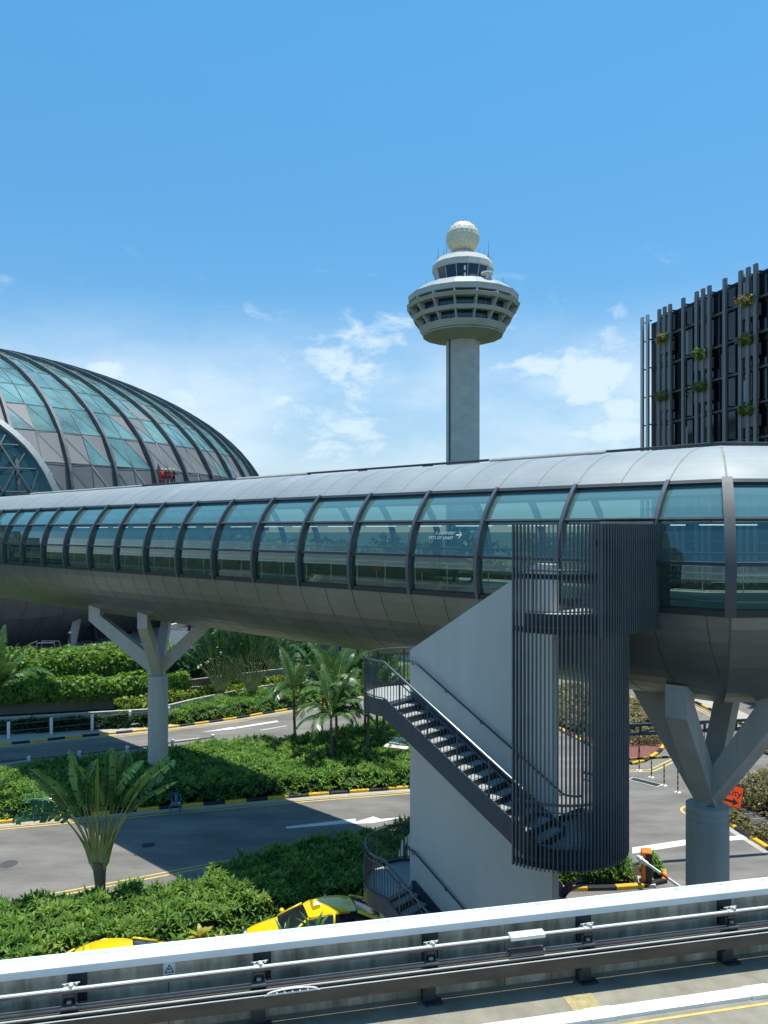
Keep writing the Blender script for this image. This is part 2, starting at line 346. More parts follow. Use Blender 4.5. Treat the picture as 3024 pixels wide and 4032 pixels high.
def shell(name,pa,pb,np_,off,mats,seamw=.018,half=True,ts=None):
    mb=MB(); phs=[pa+(pb-pa)*i/np_ for i in range(np_+1)]
    seams=[]
    for i in range(len(RT)):
        seams.append(RT[i]); 
        if half: seams.append(RT[i]+1.2865)
    seams=[s for s in seams if s<TA-6] if False else seams
    for j in range(np_):
        a,b=phs[j],phs[j+1]
        cuts=[T0]+[s for s in seams if T0<s<min(tend(a,off),tend(b,off))-.15]
        for i in range(len(cuts)):
            c0=cuts[i]
            last=i==len(cuts)-1
            e=(lambda p:tend(p,off)) if last else (lambda p,q=cuts[i+1]:q)
            mb.quad(P1(c0,a,off),P1(e(a),a,off),P1(e(b),b,off),P1(c0,b,off))
        # seg 2
        cuts=[s for s in (1.6,4.4,7.2,10.0)]
        cuts=[None]+[s for s in cuts if s>max(tbeg2(a,off),tbeg2(b,off))+.15]+[T2E]
        for i in range(len(cuts)-1):
            A=(lambda p:tbeg2(p,off)) if cuts[i] is None else (lambda p,q=cuts[i]:q)
            mb.quad(P2(A(a),a,off),P2(cuts[i+1],a,off),P2(cuts[i+1],b,off),P2(A(b),b,off))
    # joints: thin raised strips
    for s in seams[1:]:
        for j in range(np_):
            a,b=phs[j],phs[j+1]
            if s<min(tend(a,off),tend(b,off))-.1: 
                mb.quad(P1(s-seamw,a,off+.006),P1(s+seamw,a,off+.006),P1(s+seamw,b,off+.006),P1(s-seamw,b,off+.006),1)
    for s in (1.6,4.4,7.2,10.0):
        for j in range(np_):
            a,b=phs[j],phs[j+1]
            if s>max(tbeg2(a,off),tbeg2(b,off))+.1:
                mb.quad(P2(s-seamw,a,off+.006),P2(s+seamw,a,off+.006),P2(s+seamw,b,off+.006),P2(s-seamw,b,off+.006),1)
    for j in range(np_):
        a,b=phs[j],phs[j+1]; q=seamw*1.6
        mb.quad(P1(tend(a,off)-q,a,off+.008),P2(tbeg2(a,off)+q,a,off+.008),P2(tbeg2(b,off)+q,b,off+.008),P1(tend(b,off)-q,b,off+.008),1)
    return mb.build(name,mats,bridge,smooth=True,fix=False)
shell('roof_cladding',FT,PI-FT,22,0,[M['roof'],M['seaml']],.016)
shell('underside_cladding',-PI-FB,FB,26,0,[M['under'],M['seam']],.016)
shell('ceiling',FT+.02,PI-FT-.02,10,-.18,[M['ceil'],M['ceil']],.001,half=False)
# glazing: every pane on the near side is a part
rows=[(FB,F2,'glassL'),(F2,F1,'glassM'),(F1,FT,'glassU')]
def pane(t0,t1,a,b,m,fn=P1):
    mb=MB(); k=3; ph=[a+(b-a)*i/k for i in range(k+1)]
    f=lambda t,p:t(p) if callable(t) else t
    for i in range(k): mb.quad(fn(f(t0,ph[i]),ph[i],-.07),fn(f(t1,ph[i]),ph[i],-.07),fn(f(t1,ph[i+1]),ph[i+1],-.07),fn(f(t0,ph[i+1]),ph[i+1],-.07))
    return mb.build('window_pane',m,bridge,smooth=True,fix=False)
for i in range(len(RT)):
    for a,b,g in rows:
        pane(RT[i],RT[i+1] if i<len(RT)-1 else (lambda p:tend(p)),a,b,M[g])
for a,b,g in rows: 
    pane(lambda p:tbeg2(p),4.4,a,b,M[g],P2); pane(4.4,7.2,a,b,M[g],P2)
mb=MB(); 
ph=[PI-FT+(FT-FB)*i/6 for i in range(7)]
for i in range(6):
    mb.quad(P1(T0,ph[i],-.07),P1(tend(ph[i]),ph[i],-.07),P1(tend(ph[i+1]),ph[i+1],-.07),P1(T0,ph[i+1],-.07))
    mb.quad(P2(tbeg2(ph[i]),ph[i],-.07),P2(T2E,ph[i],-.07),P2(T2E,ph[i+1],-.07),P2(tbeg2(ph[i+1]),ph[i+1],-.07))
mb.build('far_glazing',glassmat('glass_far',(.72,.86,.86),.5,base=.08,film=(.1,.2,.2),filmfac=.04),bridge,smooth=True,fix=False)
def ribs(fn,t,pa,pb,wd,o0,o1,name,m,k=14,tt=None):
    mb=MB(); rings=[]
    for i in range(k+1):
        p=pa+(pb-pa)*i/k; c=t(p) if callable(t) else t
        rings.append([fn(c-wd/2,p,o0),fn(c+wd/2,p,o0),fn(c+wd/2,p,o1),fn(c-wd/2,p,o1)])
    mb.loft(rings,True,True); return mb.build(name,m,bridge,smooth=True)
for t in RT: 
    ribs(P1,t,FB-.012,FT+.012,.105,-.20,.085,'window_rib',M['rib'])
for t in RT[:-1]: ribs(P1,t,PI-FT,PI-FB,.13,-.20,.06,'far_rib',M['rib'],8)
# interior arched frames seen through the glass
for s in (4.4,7.2): ribs(P2,s,FB-.012,FT+.012,.11,-.2,.085,'window_rib',M['rib'])
mb=MB(); rings=[]
for i in range(15):
    p=FB-.012+(FT-FB+.024)*i/14
    rings.append([P1(tend(p,-.2)-.10,p,-.2),P2(tbeg2(p,-.2)+.10,p,-.2),P2(tbeg2(p,.1)+.13,p,.1),P1(tend(p,.1)-.13,p,.1)])
mb.loft(rings); mb.build('corner_rib',mat('corner_rib_paint',(.085,.09,.095),.6,.1,.06),bridge,smooth=True)
def longit(ph,h,o0,o1,name,m):
    mb=MB(); a,b=ph-h/2,ph+h/2
    for pa in (ph,):
        r=lambda fn,t:[fn(t(a) ,a,o0),fn(t(b),b,o0),fn(t(b),b,o1),fn(t(a),a,o1)]
        mb.loft([r(P1,lambda p:T0),r(P1,lambda p:tend(p))]); mb.loft([r(P2,lambda p:tbeg2(p)),r(P2,lambda p:T2E)])
    return mb.build(name,m,bridge)
longit(FT,.034,-.16,.02,'transom',M['dark']); longit(F1,.016,-.12,.012,'transom',M['rib']); longit(F2,.022,-.14,.015,'transom',M['dark']); longit(FB,.040,-.2,.022,'transom',M['dark'])
longit(PI-FT,.04,-.16,.02,'far_transom',M['dark']); longit(PI-F1,.02,-.12,.012,'far_transom',M['rib']); longit(PI-F2,.022,-.14,.015,'far_transom',M['dark']); longit(PI-FB,.04,-.2,.02,'far_transom',M['dark'])
# roof rail with blocks
mb=MB(); p=PI/2+.06
mb.tube([P1(T0,p,.13),P1(tend(p)-.0,p,.13),P2(T2E,p,.13)],.045,8)
t=T0+1
while t<TA: mb.box(P1(t,p,.06),(.42,.14,.13),-TH); t+=3.4
mb.box(P1(tend(p),p,.07),(.5,.2,.16),0)
for t in (3.4,6.8,10.2): mb.box(P2(t,p,.06),(.42,.14,.13),TH2)
mb.build('roof_rail',M['dark'],bridge)
p=PI/2-.03
for a_,b_ in ((-29.5,-24.6),(-15.2,-10.9),(-52,-38)): mb=MB(); mb.tube([P1(a_,p,.07),P1(b_,p,.07)],.05,8); mb.build('roof_conduit',M['concL'],bridge)
# inside: floor, glowing strips, handrails
FL=11.2; fw=RX*math.sqrt(1-((FL-.1-ZB)/RZ)**2)-.12
mb=MB()
q=lambda n:TA-(n-C0)*TN
for n0,n1 in ((C0-fw,C0+fw),):
    mb.add([W(T0,n0,FL),W(q(n0),n0,FL),W(q(n1),n1,FL),W(T0,n1,FL),W(T0,n0,FL-.2),W(q(n0),n0,FL-.2),W(q(n1),n1,FL-.2),W(T0,n1,FL-.2)],[(0,1,2,3),(7,6,5,4),(0,4,5,1),(2,6,7,3),(0,3,7,4)])
    b2=lambda u:AX+d2*(u*TN)+n2*u
    e2=lambda u:AX+d2*T2E+n2*u
    for z,s in ((FL,1),(FL-.2,-1)): mb.quad(b2(-fw)+V(0,0,z),e2(-fw)+V(0,0,z),e2(fw)+V(0,0,z),b2(fw)+V(0,0,z))
mb.build('floor',M['floor'],bridge)
for n in (C0+3.45,):
    mb=MB(); t=T0+1
    while t<TA-2.2:
        mb.bar(W(t+.3,n,13.36),W(t+2.1,n,13.36),.05,.03); t+=2.573
    for t in (1,3.6,6.2): mb.bar(AX+d2*t+n2*(n-C0)+V(0,0,13.36),AX+d2*(t+1.9)+n2*(n-C0)+V(0,0,13.36),.05,.03)
    mb.build('glow_strip',M['lamp'],bridge)  # glowing white strips along the far glazing
for n in (C0-3.55,C0+3.55):
    mb=MB()
    for z,r in ((FL+.95,.035),(FL+.82,.022),(FL+.30,.03)):
        u=n-C0
        mb.tube([W(T0,n,z),W(TA-u*TN,n,z),AX+d2*T2E+n2*u+V(0,0,z)],r,6)
    t=T0
    while t<TA: mb.tube([W(t,n,FL),W(t,n,FL+.95)],.022,6); t+=1.28
    for t in (2,4,6): mb.tube([AX+d2*t+n2*(n-C0)+V(0,0,FL),AX+d2*t+n2*(n-C0)+V(0,0,FL+.95)],.022,6)
    mb.build('handrail',M['chrome'],bridge)
# mirrored way-finding lettering on the glass
def text_mesh(txt,size,align='LEFT',extr=.002):
    cu=bpy.data.curves.new('t','FONT'); cu.body=txt; cu.size=size; cu.align_x=align; cu.extrude=extr; cu.resolution_u=3
    ob=bpy.data.objects.new('t',cu); COL.objects.link(ob); dg=bpy.context.evaluated_depsgraph_get(); dg.update()
    me=bpy.data.meshes.new_from_object(ob.evaluated_get(dg)); vs=[v.co.copy() for v in me.vertices]; fs=[tuple(p.vertices) for p in me.polygons]
    bpy.data.objects.remove(ob); bpy.data.curves.remove(cu); bpy.data.meshes.remove(me); return vs,fs
def place_text(mb,txt,size,O,X,Y,align='LEFT',mirror=False,m=0):
    vs,fs=text_mesh(txt,size,align); X=Vector(X).normalized(); Y=Vector(Y).normalized(); Z=X.cross(Y)
    if mirror: X=-X
    mb.add([Vector(O)+X*v.x+Y*v.y+Z*v.z for v in vs],fs,m)
ph=.30; mb=MB(); up=(P1(0,ph+.02,-.05)-P1(0,ph-.02,-.05)).normalized()
tx=-13.87; O=P1(tx,ph,-.06)
place_text(mb,'TERMINAL 3',.135,O+up*.03,dd,up,'LEFT',True); place_text(mb,'TRAIN TO CITY',.135,O-up*.12+dd*-.03,dd,up,'LEFT',True)
ar=[(0,-.02),(.16,-.02),(.09,-.09),(.13,-.09),(.22,0),(.13,.09),(.09,.09),(.16,.02),(0,.02)]
ar=[O+dd*(a+.04)+up*(b+.02)*1.1 for a,b in ar]
mb.extr(ar,nn*.004)
mb.build('wayfinding_lettering',M['decal'],bridge)
# small door canopy over the stair landing
mb=MB(); 
mb.bar(P1(-9.25,F1-.02,.18),P1(-7.75,F1-.02,.18),.36,.03,m=0); mb.bar(P1(-9.2,F1-.04,.08),P1(-7.8,F1-.04,.08),.08,.07,m=0)
mb.build('door_canopy',M['concL'],bridge)
# ------------------------------------------------------------------ travelators and things inside
def travelator(n,t0,t1,label):
    o=thing('travelator',W(t1,n,FL),label,'moving walkway')
    for s in (-.55,.55):
        mb=MB(); mb.box(W((t0+t1)/2-.3,n+s,FL+.42),(t1-t0-.6,.03,.62),-TH); mb.build('balustrade',M['glassL'],o)
        mb=MB(); pts=[W(t0,n+s,FL+.95),W(t1-.35,n+s,FL+.95)]
        for k in range(1,9): a=PI/2-PI*k/8; pts.append(W(t1-.35+.42*math.cos(a),n+s,FL+.53+.42*math.sin(a)))
        pts.append(W(t1-.9,n+s,FL+.10)); mb.tube(pts,.045,8); mb.build('handrail',M['rubber'],o)
        mb=MB(); mb.box(W((t0+t1)/2,n+s,FL+.09),(t1-t0,.16,.16),-TH); mb.build('skirt',M['steel'],o)
    mb=MB(); mb.box(W((t0+t1)/2,n,FL+.04),(t1-t0,.95,.06),-TH); mb.build('belt',M['black'],o)
travelator(C0-.9,-52,-15.75,'moving walkway nearest the windows, ending beside the green disc')
travelator(C0+1.1,-52,-19.2,'moving walkway further from the windows inside the footbridge')
def disc(t,n,z,col,label):
    o=thing('disc_sign',W(t,n,FL),label,'sign')
    mb=MB(); mb.tube([W(t,n,FL),W(t,n,z-.15)],.02,6); mb.build('post',M['chrome'],o)
    mb=MB(); vd=-nn
    mb.tube([W(t,n,z)-vd*.012,W(t,n,z)+vd*.012],.21,24); mb.build('plate',M[col],o)
    mb=MB(); mb.bar(W(t-.13,n-.018,z),W(t+.13,n-.018,z),.01,.055); mb.build('bar',M['signw'],o)
disc(-18.6,C0-2.2,FL+.74,'sign_or','orange no entry disc at the walkway end, second from the stairs')
disc(-16.6,C0-2.1,FL+.72,'sign_or','orange disc half hidden by a window rib beside the leaning passenger')
disc(-23.9,C0-2.2,FL+.72,'sign_or','orange no entry disc deepest in the tube, left of the others')
disc(-15.2,C0-.2,FL+.75,'green','green disc at the end of the moving walkway')
# ------------------------------------------------------------------ people
def personmat(name,pants,shirt,skin=(.42,.25,.17),zs=(.92,1.46),rough=.7):
    m,nt,out=newmat(name); L=nt.links; p=N(nt,'ShaderNodeBsdfPrincipled',Roughness=rough); tc=N(nt,'ShaderNodeTexCoord'); sp=N(nt,'ShaderNodeSeparateXYZ')
    L.new(tc.outputs['Object'],sp.inputs[0]); cr=N(nt,'ShaderNodeValToRGB'); cr.color_ramp.interpolation='CONSTANT'; e=cr.color_ramp.elements
    e[0].position=0; e[0].color=(.03,.03,.03,1); e[1].position=.09/2; e[1].color=(*pants,1)
    for pos,c in ((zs[0]/2,shirt),(zs[1]/2,skin)): q=e.new(pos); q.color=(*c,1)
    dv=N(nt,'ShaderNodeMath',operation='MULTIPLY'); dv.inputs[1].default_value=.5; L.new(sp.outputs['Z'],dv.inputs[0]); L.new(dv.outputs[0],cr.inputs[0]); L.new(cr.outputs[0],p.inputs['Base Color']); L.new(p.outputs[0],out.inputs[0]); return m
def person(loc,rz,label,body,head='hair',lean=0.,arm=(.25,.25),stride=.12,group=None,hmat=None):
    o=thing('person',loc,label,'person',group); o.rotation_euler=(0,0,rz)
    lx=lean
    J={'pel':(0,0,.98,.14),'sp':(0,lx*.4,1.18,.135),'ch':(0,lx,1.36,.15),'nk':(0,lx*1.15,1.50,.06),'hd':(0,lx*1.25+.02,1.60,.085),'tp':(0,lx*1.25+.01,1.70,.075)}
    E=[('pel','sp'),('sp','ch'),('ch','nk'),('nk','hd'),('hd','tp')]
    for s,sg in (('l',-1),('r',1)):
        k=stride*sg; a=arm[0 if sg<0 else 1]
        J.update({'hip'+s:(.10*sg,0,.92,.105),'kn'+s:(.11*sg,k*.6+.03,.50,.068),'an'+s:(.11*sg,k-.02,.09,.045),'to'+s:(.12*sg,k+.14,.045,.04),
          'sh'+s:(.19*sg,lx,1.42,.062),'el'+s:(.25*sg,lx+a*.35-.02,1.16,.045),'wr'+s:(.23*sg,lx+a*1.0,1.02+max(0,a-.2)*.45,.03),'pa'+s:(.225*sg,lx+a*1.0+.06,.96+max(0,a-.2)*.5,.034)})
        E+=[('pel','hip'+s),('hip'+s,'kn'+s),('kn'+s,'an'+s),('an'+s,'to'+s),('ch','sh'+s),('sh'+s,'el'+s),('el'+s,'wr'+s),('wr'+s,'pa'+s)]
        px,py,pz,_=J['pa'+s]
        for fi in range(5):
            off=(fi-2)*.017 if fi<4 else -.03
            ln=(.055,.068,.072,.064,.045)[fi]
            n1,n2_='f%d%s'%(fi,s),'g%d%s'%(fi,s)
            J[n1]=(px-.012*sg,py+off+.01,pz-ln*.55,.0095); J[n2_]=(px-.022*sg,py+off+.018,pz-ln,.008); E+=[('pa'+s,n1),(n1,n2_)]
    nm=list(J); me=bpy.data.meshes.new('body'); me.from_pydata([J[k][:3] for k in nm],[(nm.index(a),nm.index(b)) for a,b in E],[])
    me.materials.append(body); ob=bpy.data.objects.new('body',me); COL.objects.link(ob); ob.parent=o
    md=ob.modifiers.new('Skin','SKIN'); sv=me.skin_vertices[0].data
    for i,k in enumerate(nm): sv[i].radius=(J[k][3]*.9,J[k][3]) ; sv[i].use_root=(k=='pel')
    ob.modifiers.new('Sub','SUBSURF').levels=1
    mb=MB(); hc=V(0,lx*1.25+.0,1.665)
    mb.ico(hc,.115,2,(.92,1.05,.95) if head!='hair' else (.88,.98,.95))
    if head=='helmet': mb.lathe([(.15,1.655),(.15,1.67),(.10,1.68)],16,(0,lx*1.25+.03,0))
    ob2=mb.build('hair' if head=='hair' else 'helmet',hmat or M['hair'],None,smooth='all'); ob2.parent=o
    return o
pm1=personmat('outfit_dark',(.02,.02,.025),(.03,.035,.05)); pm2=personmat('outfit_grey',(.03,.03,.04),(.10,.10,.12)); pm3=personmat('outfit_orange',(.25,.05,.02),(.65,.09,.03)); pm4=personmat('outfit_navy',(.03,.04,.07),(.05,.06,.08))
def inside(px,n):
    k=(px-1512)/F; Y=n/(nn.y+nn.x*k); return V(k*Y,Y,FL)
person(inside(632,C0-1.9),R(50),'dark clothed passenger walking alone inside the tube, leftmost silhouette behind the glass',pm1,stride=.2)
person(inside(757,C0-2.0),R(-130),'broad passenger in dark top standing in the tube near a curved handrail',pm2)
person(inside(910,C0-.4),R(60),'passenger in grey seen faintly through the middle of the long glass wall',pm4,stride=.15)
person(inside(1722,C0+1.9),R(140),'passenger leaning on the far handrail behind the mirrored lettering',pm1,lean=.12,arm=(.5,.45))
# ------------------------------------------------------------------ forked columns
def column(base,offs,label,r,wd=.5,ztop=9.2,zend=8.35,rot0=0):
    o=thing('forked_column',base,label,'column'); b=Vector(base)
    mb=MB(); mb.lathe([(r,0),(r,5.0),(r-.03,5.02),(r-.03,5.06),(r,5.08),(r,5.2),(r-.03,5.22),(r-.03,5.26),(r,5.28),(r,5.42),(r-.04,5.44),(0,5.44)],40,b); mb.build('shaft',M['concL'],o,smooth=True)
    for ox,oy in offs:
        r_=math.hypot(ox,oy); x=Vector((ox/r_,oy/r_,0)); s=Vector((-x.y,x.x,0))
        pl=[(-.05,5.36),(.12,5.36),(r_,zend),(r_,ztop),(r_-.62,ztop),(r_-.62,zend+.28),(.28,6.45),(-.05,6.2)]
        mb=MB(); mb.extr([b+x*a+V(0,0,z)-s*wd/2 for a,z in pl],s*wd); mb.build('arm',M['concL'],o)
    return o
c1=W(-36.55,C0,0)
offv=[dd*a+nn*q_ for a,q_ in ((-2.9,-2.3),(2.35,-2.3),(-2.6,2.3),(2.2,2.3))]
column(c1,[(v.x,v.y) for v in offv],'pale grey forked column standing in the shaded shrubs by the far road, four arms visible',.52,.48)
c2=V(9.16,21.8,0)
column(c2,[(-1.65,-2.0),(.95,-2.35),(-1.45,1.6),(1.6,1.9)],'thick grey forked column at the bend of the footbridge, beside the fin screened stair',.575,.55)
# ------------------------------------------------------------------ stair tower
NW0,NW1=16.5,16.83; TL,TR=-14.0,-9.5; NC=(NW0+NW1)/2
Z0,Z1,Z2,Z3=11.2,8.55,5.9,3.25
OW=1.42; NF=NC-OW; NB=NC+OW
st=thing('stair_tower',W(TL,NC,0),'fire escape stair with grey spine wall, dark steel flights and vertical fin screen','stair')
mb=MB()
prof=[(TL,0),(TR,0),(TR,12.36),(-9.95,12.36),(TL,9.82)]
mb.loft([[W(t,NW0,z) for t,z in prof],[W(t,NW1,z) for t,z in prof]]); mb.build('spine_wall',M['wall'],st)
def semi(t0,sgn,n,r,k=20):   # arc from front to back around end t0
    return [W(t0+sgn*r*math.sin(PI*i/k),NC-r*math.cos(PI*i/k),n) for i in range(k+1)]
def landing(t0,sgn,z,name,ext=0.):
    mb=MB(); k=22; pl=[]
    a=semi(t0,sgn,z,OW-.03,k); 
    ex=[W(t0-sgn*ext,NB-.03,z),W(t0-sgn*ext,NF+.03,z)]
    ring=a+ex; mb.loft([[p-V(0,0,.08) for p in ring],ring]); o=mb.build(name,M['tread'],st)
    mb=MB(); a=semi(t0,sgn,z,OW,k); b=semi(t0,sgn,z,OW-.05,k)
    rr=[]
    for p,q in zip([W(t0-sgn*ext,NF,z)]+a+[W(t0-sgn*ext,NB,z)],[W(t0-sgn*ext,NF+.05,z)]+b+[W(t0-sgn*ext,NB-.05,z)]):
        rr.append([p+V(0,0,.09),q+V(0,0,.09),q-V(0,0,.36),p-V(0,0,.36)])
    mb.loft(rr); mb.build('landing_edge',M['blue'],st)
    return o
landing(TL,-1,Z1,'landing',.13); landing(TL,-1,Z3,'landing',.13)
landing(TR,1,Z2,'landing'); landing(TR,1,Z0,'landing')
def flight(t0,t1,z0,z1,n0,n1,nst,outer_first=True,wallrail=True):
    # from (t0,z0) down to (t1,z1); n0 = outer edge
    sg=1 if t1>t0 else -1; dz=(z0-z1)/nst; dt=abs(t1-t0)/(nst-1)
    mb=MB(); mr=MB(); a,b=min(n0,n1)+.05,max(n0,n1)-.05
    for i in range(nst):
        z=z0-dz*(i+1); t=t0+sg*dt*i
        mr.box(W(t+sg*.01,(a+b)/2,z+dz/2),(.02,b-a,dz),-TH)
        if i<nst-1:
            mb.box(W(t+sg*dt/2,(a+b)/2,z-.025),(dt+.02,b-a,.05),-TH,0)
            mb.box(W(t+sg*(dt-.03),(a+b)/2,z+.002),(.03,b-a-.02,.006),-TH,1)
    mb.build('treads',[M['tread'],M['steel']],st); mr.build('risers',M['dark'],st)
    for n in (n0,n1):
        mb=MB(); w_=.03; sl=(z1-z0)/(t1-t0)
        if n==n1: n=n-math.copysign(.02,n1-n0); lo,hi=-.30,.22
        else: lo,hi=-.38,.20
        pr=[(t0-sg*.02,z0+hi-.1),(t0+sg*.1,z0+hi-.06),(t1,z1+hi),(t1,z1+lo),(t0+sg*.05,z0+lo)]
        s=-math.copysign(.02,n1-n0)
        mb.loft([[W(t,n-.02,z) for t,z in pr],[W(t,n+.02,z) for t,z in pr]]); mb.build('stringer',M['blue'],st)
fl=[(TL+.1,TR+.35,Z1,Z2,NF,NW0,16),(TR,TL+.1,Z0,Z1,NB,NW1,16),(TR,TL+.1,Z2,Z3,NB,NW1,16),(TL+.1,TR+.9,Z3,.1,NF,NW0,19)]
for a in fl: flight(*a)
# guard rails : continuous rail around left landings and down the front flights
def guard(zL,tfoot,zfoot,n_out=NF+.03):
    r=OW-.03; k=26
    def path(h):
        pts=[W(TL+.6,NB-.03,zL+h+.36),W(TL+.1,NB-.03,zL+h)]
        pts=[W(TL+.15,NB-.03,zL+h)]+[W(TL-r*math.sin(PI*i/k),NC+r*math.cos(PI*i/k),zL+h) for i in range(k+1)]
        sl=(zfoot-zL)/(tfoot-(TL+.1))
        pts+=[W(TL+.12,n_out,zL+h),W(tfoot,n_out,zfoot+h)]
        return pts
    mb=MB(); mb.tube(path(1.10),.034,8); mb.build('handrail',M['hrail'],st,smooth=True)
    mb=MB()
    def flat(h,a,b):
        p=path(h); rr=[]
        for q in p: rr.append([q+V(0,0,b),q-V(0,0,b)])
        return p
    mb.tube(path(.93),.018,6); mb.tube(path(.13),.018,6)
    # balusters
    P=path(.13); T=path(.93); L_=[0]
    for i in range(1,len(P)): L_.append(L_[-1]+math.hypot(*(P[i]-P[i-1]).to_2d()))
    tot=L_[-1]; s=.05; cnt=0; posts=MB()
    while s<tot:
        i=max(j for j in range(len(L_)) if L_[j]<=s); i=min(i,len(P)-2); f=(s-L_[i])/max(1e-6,L_[i+1]-L_[i])
        a=P[i].lerp(P[i+1],f); b=T[i].lerp(T[i+1],f)
        if cnt%9==4: posts.bar(a-V(0,0,.22),b+V(0,0,.17),.05,.018,up=nn)
        else: mb.tube([a,b],.0105,5,caps=False)
        s+=.105; cnt+=1
    mb.build('balusters',M['blue'],st); posts.build('posts',M['blue'],st)
guard(Z1,TR+.35,Z2); guard(Z3,TR+.9,.1)
# wall rails on the near face
for zL,tf,zf in ((Z1,TR+.35,Z2),(Z3,TR+.9,.1)):
    mb=MB(); n=NW0-.07
    pts=[W(TL-.09,NW0+.05,zL+1.0),W(TL-.06,n+.02,zL+1.0),W(TL+.22,n,zL+.98),W(tf,n,zf+1.0)]
    if zL==Z1:
        for i in range(1,6): a=PI*i/10; pts.append(W(TR+.42+.28*math.sin(a),n+.2*(1-math.cos(a)),zf+1.0))
    mb.tube(pts,.026,8)
    t=TL+.15
    while t<tf:
        z=zL+(zf-zL)*max(0,(t-TL-.22))/(tf-TL-.22)+.98; mb.tube([W(t,n,z-.02),W(t,n,z-.09),W(t,NW0,z-.09)],.012,5); t+=1.15
    mb.build('wall_handrail',M['blue'],st,smooth=True)
# guard of the upper and middle right landings inside the screen
for z in (Z0,Z2):
    mb=MB(); r=OW-.03
    for h,q in ((1.08,.032),(.9,.018),(.14,.02)): mb.tube([W(TR+r*math.sin(PI*i/20),NC-r*math.cos(PI*i/20),z+h) for i in range(21)],q,6)
    for i in range(1,20,3): mb.tube([W(TR+r*math.sin(PI*i/20),NC-r*math.cos(PI*i/20),z+h) for h in (0,1.08)],.02,5)
    mb.build('landing_guard',M['steel'],st)
# bridge from top landing to the tube door
ex0=W(TR+1.2,NC+1.0,0); ex1=V(6.75,19.35,0)
mb=MB()
pl=[W(TR+1.0,NC+1.25,0),W(TR+1.45,NC-.3,0),V(6.55,19.0,0),V(5.9,19.6,0)]
mb.loft([[p+V(0,0,Z0-.25) for p in pl],[p+V(0,0,Z0) for p in pl]]); mb.build('link_floor',M['tread'],st)
# ring beams that carry the fins
FR=1.70
for z in (Z0-.25,Z2-.22,12.15):
    mb=MB(); a=[W(TR-.1,NC-FR+.05,z)]+semi(TR,1,z,FR-.05,24)
    rr=[[p+V(0,0,.06),p+(W(TR,NC,z)-p).normalized()*.05+V(0,0,.06),p+(W(TR,NC,z)-p).normalized()*.05-V(0,0,.06),p-V(0,0,.06)] for p in a]
    mb.loft(rr); mb.build('ring_beam',M['dark'],st)
# fins
zb,zt=5.60,13.34
def fin(p,out,z0,z1):
    mb=MB(); s=Vector((-out.y,out.x,0)); w_,d_=.030,.085
    c=[p+s*w_/2,p-s*w_/2,p-s*w_/2+out*d_,p+s*w_/2+out*d_]
    mb.loft([[q+V(0,0,z0) for q in c],[q+V(0,0,z1) for q in c]]); return mb.build('fin',M['fin'],st)
nf=58
for i in range(nf+1):
    a=PI*i/nf*.98
    out=(dd*math.sin(a)-nn*math.cos(a)); p=W(TR-.08,NC,0)+out*FR
    fin(p,out,zb,zt)
# extension screen to the tube
a=math.atan2(1,1)
tang=None
ang=R(62); out0=(dd*math.sin(ang)-nn*math.cos(ang)); p0=W(TR-.08,NC,0)+out0*(FR+.03); p1=V(6.98,19.0,0)
dv=(p1-p0); nfx=int(dv.length/.088); ov=Vector((dv.y,-dv.x,0)).normalized()
for i in range(1,nfx+1):
    fin(p0+dv*i/nfx,ov,10.78,zt)
for z in (10.9,12.9):
    mb=MB(); mb.bar(p0+V(0,0,z),p1+V(0,0,z),.06,.12); mb.build('ring_beam',M['dark'],st)
# ------------------------------------------------------------------ guideway in the foreground
GA=R(12.1); ge=Vector((math.cos(GA),math.sin(GA),0)); gn=Vector((-math.sin(GA),math.cos(GA),0))
def U(u,w_,z): return ge*u+gn*w_+V(0,0,z)
UA,UB=-16,22; ZD=6.04
gw=thing('train_guideway',U(0,11.4,ZD),'stained concrete train guideway with white coping and power rails, along the bottom','guideway')
def ubox(mb,w0,w1,z0,z1,m=0,u0=UA,u1=UB):
    mb.loft([[U(u0,w0,z0),U(u0,w1,z0),U(u0,w1,z1),U(u0,w0,z1)],[U(u1,w0,z0),U(u1,w1,z0),U(u1,w1,z1),U(u1,w0,z1)]],True,True,m)
mb=MB(); ubox(mb,6.5,11.66,ZD-.5,ZD); ubox(mb,8.2,11.2,ZD-1.7,ZD-.5); mb.build('deck',M['conc'],gw)
mb=MB()
u=UA
while u<UB-.1:
    ubox(mb,11.43,11.66,ZD,7.04,0,u,min(u+5.1,UB)-.012); u+=5.1
mb.build('parapet',M['stain'],gw)
mb=MB(); cz=7.14
sec=[(11.385,cz-.015),(11.40,cz),(11.73,cz),(11.75,cz-.015),(11.75,cz-.12),(11.385,cz-.12)]
mb.loft([[U(UA,a,b) for a,b in sec],[U(UB,a,b) for a,b in sec]])
mb.build('coping',M['coping'],gw)
mb=MB(); pts=[]; u=UA
while u<UB: pts.append(U(u,11.63+.012*math.sin(u*1.7)+.008*math.sin(u*5.1),cz+.022)); u+=.3
mb.tube(pts,.008,6); u=UA+.3
while u<UB: mb.box(U(u,11.63+.012*math.sin(u*1.7)+.008*math.sin(u*5.1),cz+.014),(.025,.035,.028),GA); u+=.83
mb.build('cable',M['rail'],gw)
